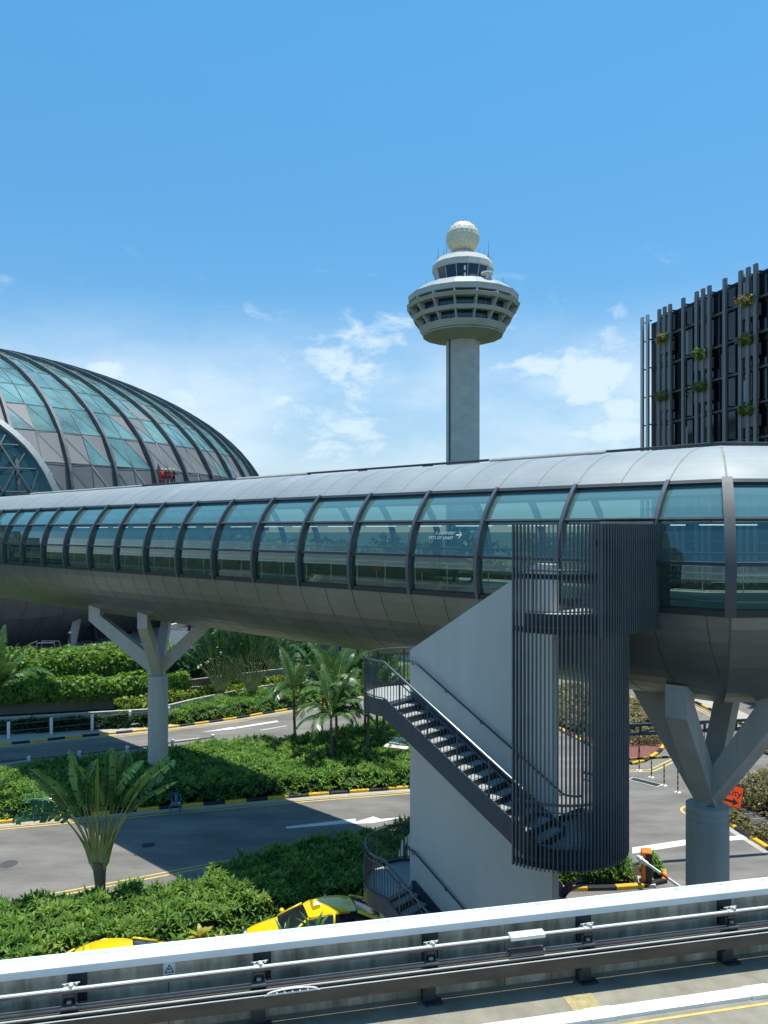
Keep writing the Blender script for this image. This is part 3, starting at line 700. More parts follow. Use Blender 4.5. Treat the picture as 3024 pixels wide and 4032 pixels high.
# power rails
def prail(w_,z,name,m1,m2,r=.04):
    mb=MB()
    if m1 is M['steel']: ubox(mb,w_-.036,w_-.031,z-.036,z+.002,0)
    ubox(mb,w_-.03,w_+.018,z-.014,z+.006,0); ubox(mb,w_-.031,w_-.008,z-.052,z-.014,1); ubox(mb,w_-.004,w_+.014,z-.05,z-.014,1)
    mb.build(name,[m1,m2],gw)
prail(11.14,6.955,'conductor_rail',M['rail'],M['raild']); prail(11.14,6.715,'conductor_rail',M['steel'],M['raild'])
mb=MB(); ubox(mb,11.03,11.045,6.655,6.668,0); ubox(mb,11.03,11.10,6.628,6.652,2); ubox(mb,11.0,11.03,6.43,6.60,2); ubox(mb,11.0,11.014,6.603,6.611,0); ubox(mb,11.033,11.32,6.40,6.44,2); ubox(mb,11.10,11.30,6.52,6.56,2)  # bottom plate, out of sight, added to widen the shadow on the deck
mb.build('guide_beam',[M['rail'],M['steel'],M['gbeam']],gw)
for k in range(-3,5):
    u=3.11+2.553*k
    b=MB(); b.box(U(u+.06,11.42,6.82),(.26,.03,.42),GA); b.box(U(u,11.28,6.55),(.16,.16,.62),GA); b.box(U(u,11.2,6.62),(.22,.2,.05),GA); b.box(U(u,11.24,6.86),(.14,.22,.05),GA)
    b.box(U(u,11.3,6.1),(.2,.14,.5),GA); b.box(U(u+.06,11.22,6.06),(.26,.14,.03),GA)
    for q in (-.08,.08): b.tube([U(u+q,11.16,6.74),U(u+q,11.16,6.88)],.012,6)
    br=b.build('bracket',M['dark'],gw)
    b=MB(); b.ico(U(u+.02,11.16,6.985),.036,2,(1.1,1,1.1)); b.box(U(u,11.125,6.962),(.15,.09,.016),GA); b.box(U(u+.03,11.12,6.99),(.035,.06,.05),GA); b.tube([U(u-.10,11.2,6.985),U(u+.13,11.2,6.995)],.008,6); b.ico(U(u-.06,11.18,6.985),.02,1); b.ico(U(u+.09,11.18,6.99),.024,1)
    b.build('insulator',M['concL'],br)
    b=MB(); b.ico(U(u,11.15,6.765),.042,2); b.box(U(u,11.13,6.728),(.2,.10,.02),GA); b.build('insulator',M['steel'],br)
    bpy.context.view_layer.update
# splice covers
mb=MB(); u=4.35
mb.extr([U(u,11.05,6.93),U(u,11.05,6.985),U(u,11.09,7.0),U(u,11.19,7.0),U(u,11.19,6.93)],ge*.56); mb.build('splice_cover',M['rail'],gw)
mb=MB(); mb.extr([U(u,11.05,6.69),U(u,11.05,6.735),U(u,11.09,6.745),U(u,11.19,6.745),U(u,11.19,6.69)],ge*.56); mb.build('splice_cover',M['raild'],gw)
mb=MB(); uu=1.02; arc=[U(uu+.36*math.cos(a),10.985,6.62+.055*math.sin(a)) for a in [PI*i/12 for i in range(13)]]
mb.tube(arc,.012,5); mb.tube([U(uu-.4,10.985,6.615),U(uu+.4,10.985,6.615)],.01,5)
for q in (-.22,-.11,0,.11,.22): mb.ico(U(uu+q,10.975,6.635),.016,1)
mb.build('cable_clamp',M['rail'],gw)
# deck details : walkway cover plates, yellow line, patch
mb=MB(); u=UA; i=0
while u<UB:
    L_=1.12 if i%3 else .42
    zz=ZD+.05+(.012 if i%3==0 else 0)
    mb.loft([[U(u,10.29-(.02 if i%3==0 else 0),zz),U(u,10.53,zz),U(u,10.53,ZD),U(u,10.29-(.02 if i%3==0 else 0),ZD)],[U(u+L_-.004,10.29-(.02 if i%3==0 else 0),zz),U(u+L_-.004,10.53,zz),U(u+L_-.004,10.53,ZD),U(u+L_-.004,10.29-(.02 if i%3==0 else 0),ZD)]])
    u+=L_; i+=1
mb.build('cover_plate',M['coping'],gw)
mb=MB(); mb.quad(U(UA,10.13,ZD+.004),U(UB,10.13,ZD+.004),U(UB,10.18,ZD+.004),U(UA,10.18,ZD+.004)); mb.build('yellow_line',M['ylane'],gw)
mb=MB(); mb.quad(U(5.15,10.535,ZD+.005),U(5.62,10.535,ZD+.005),U(5.62,10.97,ZD+.005),U(5.15,10.97,ZD+.005)); mb.build('deck_patch',mat('patch',(.40,.33,.16),.85,0,.25,7),gw)
# warning sign on the parapet
wx=-3.06; u0=U(0,0,0); 
Pw=V(-.2789*11.03,11.03,6.885); ws=thing('warning_sign',Pw,'small white electrical warning plate with black triangle on the stained parapet wall','sign')
ob_=Pw-gn*.012
mb=MB(); mb.box(Pw-gn*.006,(.168,.010,.232),GA); mb.build('plate',M['signw'],ws)
mb=MB(); O=Pw-gn*.0125
def P(a,b): return O+ge*a+V(0,0,b)
tri=[(-.068,-.028),(.068,-.028),(0,.098)]; ti=[(-.047,-.016),(.047,-.016),(0,.072)]
for i in range(3): j=(i+1)%3; mb.quad(P(*tri[i]),P(*tri[j]),P(*ti[j]),P(*ti[i]))
bolt=[(-.004,.045),(.016,.046),(.006,.024),(.013,.024),(-.004,-.010),(-.001,.014),(-.022,.008),(-.018,.016)]
for pl in ([(-.010,.044),(-.022,.012),(-.002,.020)],[(-.010,.044),(-.002,.020),(.006,.030)],[(-.002,.020),(.006,.030),(.018,.044)],[(-.002,.020),(.018,.044),(.006,.014)],[(-.002,.020),(.006,.014),(0,-.006)]): mb.add([P(*q) for q in pl],[(0,1,2)])
place_text(mb,'DANGER',.024,P(0,-.065),ge,V(0,0,1),'CENTER'); place_text(mb,'HIGH VOLTAGE',.016,P(0,-.090),ge,V(0,0,1),'CENTER')
for a in(-.076,.076):
    for b in (-.108,.108): mb.add([P(a+.006*math.cos(k),b+.006*math.sin(k)) for k in (0,1.57,3.14,4.71)],[(0,1,2,3)])
mb.build('marking',M['ink'],ws,fix=False)
# ------------------------------------------------------------------ control tower
TX,TY=17.1,167.0; tw=thing('control_tower',V(TX,TY,0),'tall pale concrete airport control tower with faceted white radome on top','control tower')
tb=V(TX,TY,0); K=16; ph0=PI/K+R(-3)+PI/2*0
def ringp(r,z,k=K,ph=None):
    ph=ph0 if ph is None else ph
    return [tb+V(r*math.cos(ph+2*PI*i/k),r*math.sin(ph+2*PI*i/k),z) for i in range(k)]
mb=MB(); p8=PI/8+R(14)
mb.loft([ringp(3.62,0,8,p8),ringp(3.62,55.2,8,p8)]); mb.build('shaft',M['tconc'],tw)
mb=MB(); a=R(180+47)
for ang,wd in ((R(214),.34),): 
    c=tb+V(3.5*math.cos(ang),3.5*math.sin(ang),0); mb.box(c+V(0,0,27),(.5,.4,54),ang)
mb.build('shaft_groove',M['dark'],tw)
mb=MB(); mb.loft([ringp(3.4,53.9),ringp(8.65,55.05),ringp(8.8,55.3)],True,False); mb.build('soffit',M['tconc'],tw)
mb=MB(); mb.loft([ringp(8.55,55.3),ringp(8.55,55.45)],True,False); mb.build('joint',M['dark'],tw)
def band(prof,name,m):
    mb=MB(); mb.loft([ringp(r,z) for r,z in prof]+[ringp(*prof[0])],True,False); mb.build(name,m,tw)
band([(8.75,55.45),(9.55,56.75),(9.15,56.85),(7.8,56.85),(7.8,55.45)],'floor_band',M['tconc'])
band([(10.55,58.35),(11.0,59.15),(10.6,59.25),(9.0,59.25),(9.0,58.45)],'floor_band',M['tconc'])
band([(11.85,60.75),(12.35,61.45),(12.0,61.6),(10,61.6),(10,60.85)],'floor_band',M['tconc'])
band([(11.9,62.2),(12.05,63.35),(11.7,63.5),(10.5,63.4),(10.5,62.2)],'floor_band',M['tconc'])
mb=MB(); mb.loft([ringp(10.4,61.5),ringp(10.4,62.3)],True,False); mb.build('slot',M['dark'],tw)
mb=MB(); mb.loft([ringp(11.8,63.45),ringp(9.4,65.2),ringp(6.4,66.2),ringp(5.9,66.3)],True,False); mb.build('pod_roof',M['tcladw'],tw)
# radial fins + windows
def radial(r0,z0,r1,z1,ri0,ri1,wd=.34):
    for i in range(K):
        a=ph0+2*PI*i/K; x=V(math.cos(a),math.sin(a),0); s=V(-x.y,x.x,0)*wd/2
        if x.y>.5: continue
        mb=MB(); pl=[(r0,z0),(r1,z1),(ri1,z1),(ri0,z0)]
        mb.loft([[tb+x*r+V(0,0,z)-s for r,z in pl],[tb+x*r+V(0,0,z)+s for r,z in pl]]); mb.build('radial_fin',M['tconc'],tw)
radial(9.35,56.8,10.6,58.4,7.6,8.8); radial(10.85,59.2,11.95,60.8,8.9,9.9); radial(12.0,61.5,11.8,62.3,10.3,10.3)
def winring(r,z0,z1,k2,name,kinds):
    for i in range(K):
        a0=ph0+2*PI*i/K; a1=a0+2*PI/K; am=(a0+a1)/2
        if math.sin(am)>.45: continue
        A=tb+V(r*math.cos(a0),r*math.sin(a0),0); B=tb+V(r*math.cos(a1),r*math.sin(a1),0)
        mb=MB(); mb.quad(A+V(0,0,z0),B+V(0,0,z0),B+V(0,0,z1),A+V(0,0,z1))
        g=mb.build('window',M['twin'],tw)
        mb=MB()
        for q in range(1,k2): 
            p=A.lerp(B,q/k2)*1.0; o=(p-tb); o.z=0; o=o.normalized()*.06; mb.bar(p+o+V(0,0,z0),p+o+V(0,0,z1),.09,.08,up=(1,0,0))
        for zz in (z0+.28,z1-.5): mb.bar(A+(A-tb).normalized()*.05+V(0,0,zz),B+(B-tb).normalized()*.05+V(0,0,zz),.07,.07)
        mb.build('mullion',M['dark'],g)
winring(8.75,56.85,58.6,3,'w',0); winring(10.0,59.25,61.0,4,'w',0)
# cab
Kc=16; pc=R(4)
def cr_(r,z): return ringp(r,z,Kc,pc)
for i in range(Kc):
    A0,B0=cr_(5.75,66.25)[i],cr_(5.75,66.25)[(i+1)%Kc]; A1,B1=cr_(6.45,69.0)[i],cr_(6.45,69.0)[(i+1)%Kc]
    am=pc+2*PI*(i+.5)/Kc
    if math.sin(am)>.6: continue
    mb=MB(); mb.quad(A0,B0,B1,A1); mb.build('cab_window',M['twinb'] if abs(math.cos(am))>.8 else M['twin'],tw)
    mb=MB(); mb.bar(A0,A1,.11,.11,up=(1,0,.1)); mb.build('cab_mullion',M['tconc'],tw)
mb=MB(); mb.loft([cr_(6.5,68.95),cr_(6.75,69.1),cr_(6.6,70.3),cr_(5.6,71.6),cr_(3.0,72.0)],True,True); mb.build('cab_roof',M['tconc'],tw)
mb=MB(); mb.lathe([(5.6,66.2),(5.9,66.2),(5.9,66.45),(5.7,66.5)],24,tb); mb.build('cab_sill',M['tcladw'],tw)
mb=MB(); mb.lathe([(2.75,71.8),(2.75,73.0),(2.3,73.3)],20,tb); mb.build('radome_base',M['concL'],tw)
mb=MB(); mb.ico(tb+V(0,0,76.4),3.62,3); rd=mb.build('radome',M['radome'],tw)
mb=MB()
me=rd.data
for e in me.edges:
    a,b=[tb+me.vertices[i].co for i in e.vertices]; c=tb+V(0,0,76.4)
    a=c+(a-c)*1.003; b=c+(b-c)*1.003
    if (a.y+b.y)/2<TY+1: mb.bar(a,b,.018,.012,up=((a+b)/2-c))
mb.build('panel_joint',mat('radome_joint',(.42,.40,.32),.6),rd)
mb=MB(); mb.lathe([(.2,80.0),(.2,80.45),(.0,80.5)],8,tb); mb.build('beacon_lamp',M['red'],tw)
for dx,dy,z0,h in [(-5.4,-1,70.6,3.6),(-5.7,-2,70.4,1.6),(-4.3,-2.5,71,2.5),(-3.6,-1,71.3,4.2),(-2.9,-2.5,71.4,1.2),(5.4,-1.5,70.6,4.6),(5.2,-2,70.6,2.2),(5.7,-2,70.4,1.5),(3.2,-2.4,71.2,2.2),(3.6,-2.4,71,1.6),(4.4,-2.2,70.9,2.2),(0.3,-3.6,71.3,2.1),(1.2,-3.6,71.3,2.3),(1.8,-3.4,71.3,1.9),(-8.2,-5,64.6,1.3),(8.1,-4,64.8,1.9),(8.6,-4,64.5,1.4),(-7,-4,65,1.),(.2,-8.5,65.1,1.2),(3.0,-8.2,65.1,1.7)]:
    mb=MB(); mb.tube([tb+V(dx,dy,z0),tb+V(dx,dy,z0+h)],[.07,.03],5); mb.build('antenna',M['steel'],tw)
mb=MB(); mb.lathe([(.17,65.1),(.17,66.0)],8,tb+V(-.5,-8.9,0),caps=True); mb.lathe([(.17,66.7),(.17,67.5)],8,tb+V(-.5,-8.9,0),caps=True); mb.build('aerial_drum',M['white'],tw)
mb=MB()
for i in range(18): a=2*PI*i/18; mb.ico(tb+V(4.2+1.1*math.cos(a),-8.2+1.1*math.sin(a),66.1),.24,1,(1,1,1.0)); 
mb.tube([tb+V(4.2,-8.2,65),tb+V(4.2,-8.2,66)],.1,6); mb.lathe([(1.0,66.0),(.2,65.8)],12,tb+V(4.2,-8.2,0)); mb.build('aerial_ring',M['white'],tw)
# ------------------------------------------------------------------ hotel
H0=V(26.85,78.8,0); hd=V(.241,-.970,0).normalized(); hn=V(-.970,-.241,0).normalized()
ht=thing('hotel_building',H0,'dark hotel block with tall metal fins and planted boxes on its receding facade','building')
def HP(s,o,z): return H0+hd*s+hn*o+V(0,0,z)
SB=34.0; HT=34.05
mb=MB(); pl=[HP(.9,0,0),HP(SB,0,0),HP(SB,-14,0),HP(.9,-14,0)]
mb.loft([[p for p in pl],[p+V(0,0,HT) for p in pl]]); mb.build('wall',M['hglass'],ht)
mb=MB(); ST=2.85; z=HT-2.0
zs=[]
while z>2: zs.append(z); z-=ST
for z in zs:
    mb=MB(); mb.loft([[HP(2.6,.02,z),HP(2.6,.32,z),HP(2.6,.32,z+.16),HP(2.6,.02,z+.16)],[HP(SB,.02,z),HP(SB,.32,z),HP(SB,.32,z+.16),HP(SB,.02,z+.16)]]); mb.build('ledge',M['hslab'],ht)
mb=MB(); mb.loft([[HP(2.6,-.3,HT),HP(2.6,.1,HT),HP(2.6,.1,HT+.22),HP(2.6,-.3,HT+.22)],[HP(SB,-.3,HT),HP(SB,.1,HT),HP(SB,.1,HT+.22),HP(SB,-.3,HT+.22)]]); mb.build('parapet',M['dark'],ht)
fins=[.35,1.3]
b=3.3
while b<SB-6: fins+=[b,b+.88,b+1.75,b+3.8]; b+=5.78
for i,s in enumerate(fins):
    mb=MB(); w_=.37; o=.78; zt=HT+.75
    pl=[HP(s-w_/2,o,0),HP(s-w_/2+.02,o+.02,0),HP(s-.03,o+.02,0),HP(s,o-.01,0),HP(s+.03,o+.02,0),HP(s+w_/2-.02,o+.02,0),HP(s+w_/2,o,0),HP(s+w_/2,o-.22,0),HP(s-w_/2,o-.22,0)]
    mb.loft([pl,[p+V(0,0,zt) for p in pl]]); fo=mb.build('fin',M['hfin_lit'] if i<2 else M['hfin'],ht)
    mb=MB()
    for z in zs+[HT-.1]: mb.bar(HP(s,0 if i>1 else .2,z+.3),HP(s,o,z+.3),.08,.12)
    if i<2: mb.bar(HP(s,.3,2),HP(2.6,0,2),.05,.05)
    mb.build('fin_bracket',M['dark'],fo)
# dividing bars and curtains in the bays
rh=random.Random(3)
for z in zs:
    for b in [x for x in fins[2:]]:
        pass
edges=sorted(fins[2:])
mbm=MB()
for a,c in zip(edges[:-1],edges[1:]):
    if c-a<1.3: continue
    for q in (.33,.5,.68): 
        s=a+(c-a)*q
        mbm.loft([[HP(s-.05,.01,2),HP(s+.05,.01,2),HP(s+.05,.16,2),HP(s-.05,.16,2)],[HP(s-.05,.01,HT-.2),HP(s+.05,.01,HT-.2),HP(s+.05,.16,HT-.2),HP(s-.05,.16,HT-.2)]])
mbm.build('window_mullion',M['dark'],ht)
cnt=0
for z in zs:
    for a,c in zip(edges[:-1],edges[1:]):
        if c-a<1.3 or z<14: continue
        if rh.random()<.8 and cnt<95:
            q=rh.choice((.34,.52,.52,.7)); s=a+(c-a)*q; wd=rh.uniform(.14,.45); h=rh.choice((ST-.35,ST-.35,ST-.8))
            mb=MB(); mb.quad(HP(s,.012,z+.2),HP(s+wd,.012,z+.2),HP(s+wd,.012,z+.2+h),HP(s,.012,z+.2+h)); mb.build('curtain',M['hcurt'],ht); cnt+=1
def leafball(name,mats,c,sz,n,ls,seed,parent=None,flat=False,mats_frac=None,up=.3):
    r=np.random.default_rng(seed)
    d=r.normal(size=(n,3)); d/=np.linalg.norm(d,axis=1)[:,None]; rad=r.uniform(.45,1,n)**.5
    lump=1+.28*np.sin(d[:,0]*5+seed)*np.cos(d[:,1]*4+seed*2)+.16*np.sin(d[:,2]*7+d[:,0]*6)
    p=d*rad[:,None]*lump[:,None]*np.array(sz)+np.array(c)
    a=d+r.normal(size=(n,3))*.7+np.array([0,0,up]); a/=np.linalg.norm(a,axis=1)[:,None]
    t=np.cross(a,r.normal(size=(n,3))); t/=np.linalg.norm(t,axis=1)[:,None]; b=np.cross(a,t)
    l=ls*r.uniform(.6,1.3,n)[:,None]
    v=np.stack([p-t*l,p+b*l*.45+a*l*.15,p+t*l,p-b*l*.45+a*l*.15],1).reshape(-1,3)
    f=np.arange(4*n).reshape(n,4); mi=None
    if isinstance(mats,list) and len(mats)>1: mi=(r.random(n)<mats_frac).astype(np.int32)
    return npmesh(name,v,f,mats,parent,mi)
pls=[(4.2,31.4,'flowering shrub box highest on the far end of the facade'),(9.95,28.6,'leafy green box under the roof on the middle fins of the facade'),(15.8,31.7,'pink flowered box highest on the near fins of the facade'),(15.8,28.5,'orange flowered box one storey below the pink flowered one'),(9.95,25.7,'spreading green box lower on the middle fins of the facade'),(4.2,25.8,'sparse flowered box lower on the far end of the facade'),(15.8,22.7,'lowest green box on the near fins, just above the tube roof')]
for i,(s,z,lab) in enumerate(pls):
    o=thing('facade_planter',HP(s,.55,z),lab,'planter','planted boxes hung between the facade fins')
    mb=MB(); mb.loft([[HP(s-1.25,.3,z-1.05),HP(s-1.25,.72,z-1.05),HP(s-1.25,.72,z-.1),HP(s-1.25,.3,z-.1)],[HP(s+1.0,.3,z-1.05),HP(s+1.0,.72,z-1.05),HP(s+1.0,.72,z-.1),HP(s+1.0,.3,z-.1)]]); mb.build('box',M['hslab'],o)
    p=HP(s,.8,z+.35); leafball('plant',[M['olive'],M['vine'],][0:1]+[M['vine']],p,(.8,.85,.5),300,.16,i+20,o,mats_frac=.75)
    if i in (0,2,3,5): leafball('blossom',M['flower'],p+hn*.25,(.8,1.0,.5),45,.14,i+60,o)
# ------------------------------------------------------------------ dome
DC=V(-67.3,110.7,0); Ra,Rb,Zc=50.0,22.8,15.5
dm=thing('glass_dome',DC,'huge ribbed glass and grey panel dome rising behind the footbridge','dome')
def DP(th,el_,o=0.):
    return DC+V((Ra+o)*math.cos(el_)*math.cos(th),(Ra+o)*math.cos(el_)*math.sin(th),Zc+(Rb+o)*math.sin(el_))
NR=62; dth=2*PI/NR
TH_A=R(-95); 
els=[R(-43),R(-30),R(-19),R(-8),R(2),R(11),R(19.5),R(27.5),R(35),R(42.5),R(50),R(58),R(66),R(75),R(84)]
pan=MB(); PK={'g':0,'w':1,'d':2}; joint=MB(); rd2=random.Random(11)
idx=range(-24,16)
for i in idx:
    th0=TH_A+R(40)+i*dth
    for j in range(len(els)-1):
        for h in (0,1):
            a=th0+dth*h/2; b=a+dth/2; e0,e1=els[j],els[j+1]
            A,B,Cc,Dd=DP(a,e0),DP(b,e0),DP(b,e1),DP(a,e1)
            tri=[(A,B,Dd),(B,Cc,Dd)] if True else None
            for q,t in enumerate(tri):
                lim=.95 if e1<R(12) else .68 if e1<R(20) else (.44 if e1<R(28) else .34 if e1<R(36) else .10)
                kf=noise.noise(V(i*.55+h*.3,j*.75,1.3))*.5+.5+ .18*(rd2.random()-.5)
                if e1<=R(-6): k='w'
                elif kf<lim: k='w'
                else: k='g'
                if e1>R(0) and e1<R(21) and rd2.random()<.09: k='d'
                if i<-3 and e1<R(2) : k='d'
                # facet tilt
                nrm=(t[1]-t[0]).cross(t[2]-t[0]).normalized(); tl=[p+nrm*rd2.uniform(-.05,.05) for p in t]
                pan.add(tl,[(0,1,2)],PK[k])
            for p,q in ((A,B),(A,Dd),(B,Dd)):
                mid=(p+q)/2; nr_=(mid-(DC+V(0,0,Zc))).normalized()
                joint.bar(p+nr_*.06,q+nr_*.06,.06 if (p,q)!=(B,Dd) else .03,.03,up=nr_)
pan.build('panel_shell',[M['dglass'],M['dgrey'],M['ddark']],dm,fix=False)
joint.build('panel_joints',M['dline'],dm)
for i in idx:
    th=TH_A+R(40)+i*dth; mb=MB(); rings=[]
    lo=R(-6) if i%4 else R(4)
    lo={-3:R(13),-2:R(9)}.get(i,lo)
    n_=26
    for k in range(n_+1):
        e=lo+(R(88)-lo)*k/n_; c=DP(th,e); nr_=(c-(DC+V(0,0,Zc))); nr_=V(nr_.x/Ra**2,nr_.y/Ra**2,nr_.z/Rb**2).normalized(); s=V(-math.sin(th),math.cos(th),0)*.15
        rings.append([c-s-nr_*.1,c+s-nr_*.1,c+s+nr_*.42,c-s+nr_*.42])
    mb.loft(rings); mb.build('rib',M['drib'],dm)
mb=MB(); mb.lathe([(Ra*math.cos(R(-43))*1.0,0),(Ra*math.cos(R(-43)),.6)],64,DC); mb.build('base_wall',M['ddark'],dm)
# lower sloping struts
mb=MB(); mb.bar(D(313,86,2390),D(281,84.5,2548),.55,.7,up=(1,0,.2)); mb.build('strut',M['concL'],dm)
mb=MB(); mb.bar(D(352,90,2420),D(372,88,2520),.6,.6,up=(1,0,.2)); mb.build('strut',M['dark'],dm)
mb=MB(); mb.bar(D(498,100,2420),D(515,98,2500),.6,.6,up=(1,0,.2)); mb.build('strut',M['dark'],dm)
# entrance arch on the dome face
def hit(px,py,o=.35):
    d=V((px-1512)/F,1,(HOR-py)/F); o_=V(0,0,CZ)-DC-V(0,0,Zc)
    sx=lambda v:V(v.x/(Ra+o),v.y/(Ra+o),v.z/(Rb+o)); a=sx(d); b=sx(o_); A=a.dot(a); B=a.dot(b); c=b.dot(b)-1
    t=(-B-math.sqrt(max(0,B*B-A*c)))/A; return V(0,0,CZ)+d*t
ap=[hit(x,y) for x,y in [(-190,1640),(-120,1632),(-60,1645),(0,1682),(50,1720),(100,1765),(140,1812),(175,1865),(205,1925),(232,1990),(262,2090),(285,2200)]]
mb=MB(); rings=[]
for i,p in enumerate(ap):
    nr_=(p-DC-V(0,0,Zc)); nr_=V(nr_.x/Ra**2,nr_.y/Ra**2,nr_.z/Rb**2).normalized(); t=(ap[min(i+1,len(ap)-1)]-ap[max(i-1,0)]).normalized(); s=t.cross(nr_)*.30
    rings.append([p-s-nr_*.4,p+s-nr_*.4,p+s+nr_*.7,p-s+nr_*.7])
mb.loft(rings); mb.build('entrance_arch',mat('arch_metal',(.33,.36,.37),.6,.1),dm,smooth=True)
gl=MB(); jn=MB()
cen=hit(-120,2250,.9)
pa=[hit(x,y,.75) for x,y in [(-190,1650),(-120,1642),(-60,1655),(0,1692),(50,1730),(100,1775),(140,1822),(175,1875),(205,1935),(232,2000),(262,2100)]]
for i in range(len(pa)-1): gl.add([pa[i],pa[i+1],hit(-100,2100,.75)],[(0,1,2)])
gl.build('entrance_glazing',M['dglassd'],dm,fix=False)
for a,b in [((-80,1745),(72,1752)),((-80,1840),(142,1846)),((-80,1932),(205,1940)),((0,1748),(61,1842)),((61,1842),(122,1936)),((61,1842),(96,1786)),((61,1842),(12,1935)),((12,1935),(-30,1990)),((0,1748),(20,1712)),((150,1856),(122,1936)),((122,1936),(95,1990)),((0,1748),(-55,1838)),((-55,1838),(12,1935))]:
    jn.bar(hit(*a,.95),hit(*b,.95),.12,.10,up=(hit(*a,0)-DC))
jn.build('entrance_mullion',M['drib'],dm)
# opened panel with rope workers
wk=[(640,1868),(652,1876),(668,1880),(684,1880)]
op=MB(); q=[hit(x,y,.15) for x,y in [(622,1822),(634,1850),(655,1885),(618,1890)]]; op.quad(*q); op.build('open_panel',M['dvoid'],dm,fix=False)
gp=hit(663,1908,1.1)
gd=thing('work_cradle',gp,'red work cradle hanging under the open dark panel on the dome','work platform')
mb=MB(); ax=(hit(694,1908,1.1)-hit(634,1908,1.1)); ax.z=0; L_=ax.length; ax.normalize(); an=math.atan2(ax.y,ax.x)
mb.box(gp+V(0,0,-.05),(L_,.9,.1),an)
mb.build('platform',M['steel'],gd)
mb=MB()
for h in (.5,1.0): mb.tube([gp-ax*L_/2+V(0,-.4,h),gp+ax*L_/2+V(0,-.4,h)],.02,5)
for k in range(6): mb.tube([gp+ax*L_*(k/5-.5)+V(0,-.4,0),gp+ax*L_*(k/5-.5)+V(0,-.4,1.0)],.02,5)
mb.tube([gp-ax*.9+V(0,.2,0),gp-ax*.95+V(0,.3,1.3)],.05,6); mb.build('frame',M['redd'],gd)
lab=['worker in red overalls and white helmet bending at the open dome panel','worker with white helmet half behind the one in red','worker in orange with a yellow helmet, left of the navy one','worker in navy with yellow helmet on the right end of the cradle']
bm_=[personmat('outfit_red',(.45,.02,.02),(.60,.03,.03)),pm4,pm3,pm1]
for k,(px,py) in enumerate(wk):
    p=hit(px,1908,1.1); person(p+V(0,.15 if k==1 else -.05,.0),R(20-25*k),lab[k],bm_[k],'helmet',lean=.12 if k==0 else .02,arm=(.45,.35),hmat=M['helmw'] if k<2 else M['helmy'])
# ------------------------------------------------------------------ ground and roads
def sheet(name,pts,z,m,kind='structure'):
    mb=MB(); mb.add([V(p[0],p[1],z) for p in pts],[tuple(range(len(pts)))]); o=mb.build(name,m,None,fix=False)
    if o.data.polygons[0].normal.z<0: o.data.flip_normals()
    return tag(o,kind=kind)
sheet('ground',[(-2500,-500),(2500,-500),(2500,4000),(-2500,4000)],0,mat('ground_mix',(.022,.035,.014),.9,0,.3,.05,col2=(.035,.05,.02)))
gx=lambda px,py,z=0:tuple(G(px,py,z)[:2])
A_far=[(-50,38.9)]+[gx(*p) for p in [(0,2940),(300,2905),(600,2878),(919,2835),(1060,2810),(1212,2786),(1405,2745),(1560,2712)]]+[(8,68)]
A_near=[(-50,32.5),(-22,40.4),(-19.1,41.7),(-14.5,43.8),(-10.2,46.1),(-4.6,47.6),(-1.75,50.2),(2,54),(9,61)]
B_far=[(-45,27.3),(-17.2,34.5),(-9.5,36.55),(-2.7,38.3),(1.4,39.2),(5.2,40.1)]
B_near=[(-45,11.5),(-13,26.75),(-9.5,28.4),(-7.3,29.5),(-1.2,32.4),(3,34.3)]
sheet('asphalt_yard',[(-45,8),(30,8),(40,30),(40,70),(6,70),(6.4,44),(5.2,40.1)]+B_far[::-1][1:],.004,M['asphalt'])
sheet('road',A_far+A_near[::-1],.004,M['asphalt'])
def resample(p,step):
    p=[Vector((a[0],a[1],0)) for a in p]; L=[0]
    for i in range(1,len(p)): L.append(L[-1]+(p[i]-p[i-1]).length)
    n=max(2,int(L[-1]/step)); out=[]
    for k in range(n+1):
        s=L[-1]*k/n; i=max(j for j in range(len(L)) if L[j]<=s+1e-9); i=min(i,len(p)-2)
        out.append(p[i].lerp(p[i+1],(s-L[i])/max(1e-9,L[i+1]-L[i])))
    return out
def smooth(p,it=2):
    p=[Vector((a[0],a[1],0)) for a in p]
    for _ in range(it):
        q=[p[0]]
        for a,b in zip(p[:-1],p[1:]): q+=[a.lerp(b,.25),a.lerp(b,.75)]
        p=q+[p[-1]]
    return [(a.x,a.y) for a in p]
def nrm_at(p,i):
    t=(p[min(i+1,len(p)-1)]-p[max(i-1,0)]).normalized(); return V(-t.y,t.x,0)
def kerb(path,wd=.20,h=.14,first=0,left=True,seg=1.0,gutter=True,side=1):
    p=resample(path,seg); mb=MB()
    for i in range(len(p)-1):
        a,b=p[i],p[i+1]; na,nb=nrm_at(p,i)*wd*side,nrm_at(p,i+1)*wd*side; e=(b-a).normalized()*.006
        a=a+e;b=b-e; c=V(0,0,.025)
        r=lambda q,n:[q,q+V(0,0,h-.025),q+n*.12+V(0,0,h),q+n+V(0,0,h),q+n]
        mb.loft([r(a,na),r(b,nb)],True,True,(i+first)%2)
    tag(mb.build('kerb',[M['yellow'],M['black']],None),kind='structure')
    if gutter:
        mb=MB()
        for i in range(len(p)-1):
            na,nb=nrm_at(p,i)*side,nrm_at(p,i+1)*side; z=V(0,0,.009)
            mb.quad(p[i]-na*.30+z,p[i+1]-nb*.30+z,p[i+1]+z,p[i]+z)
        tag(mb.build('gutter',M['pave'],None,fix=False),kind='structure')
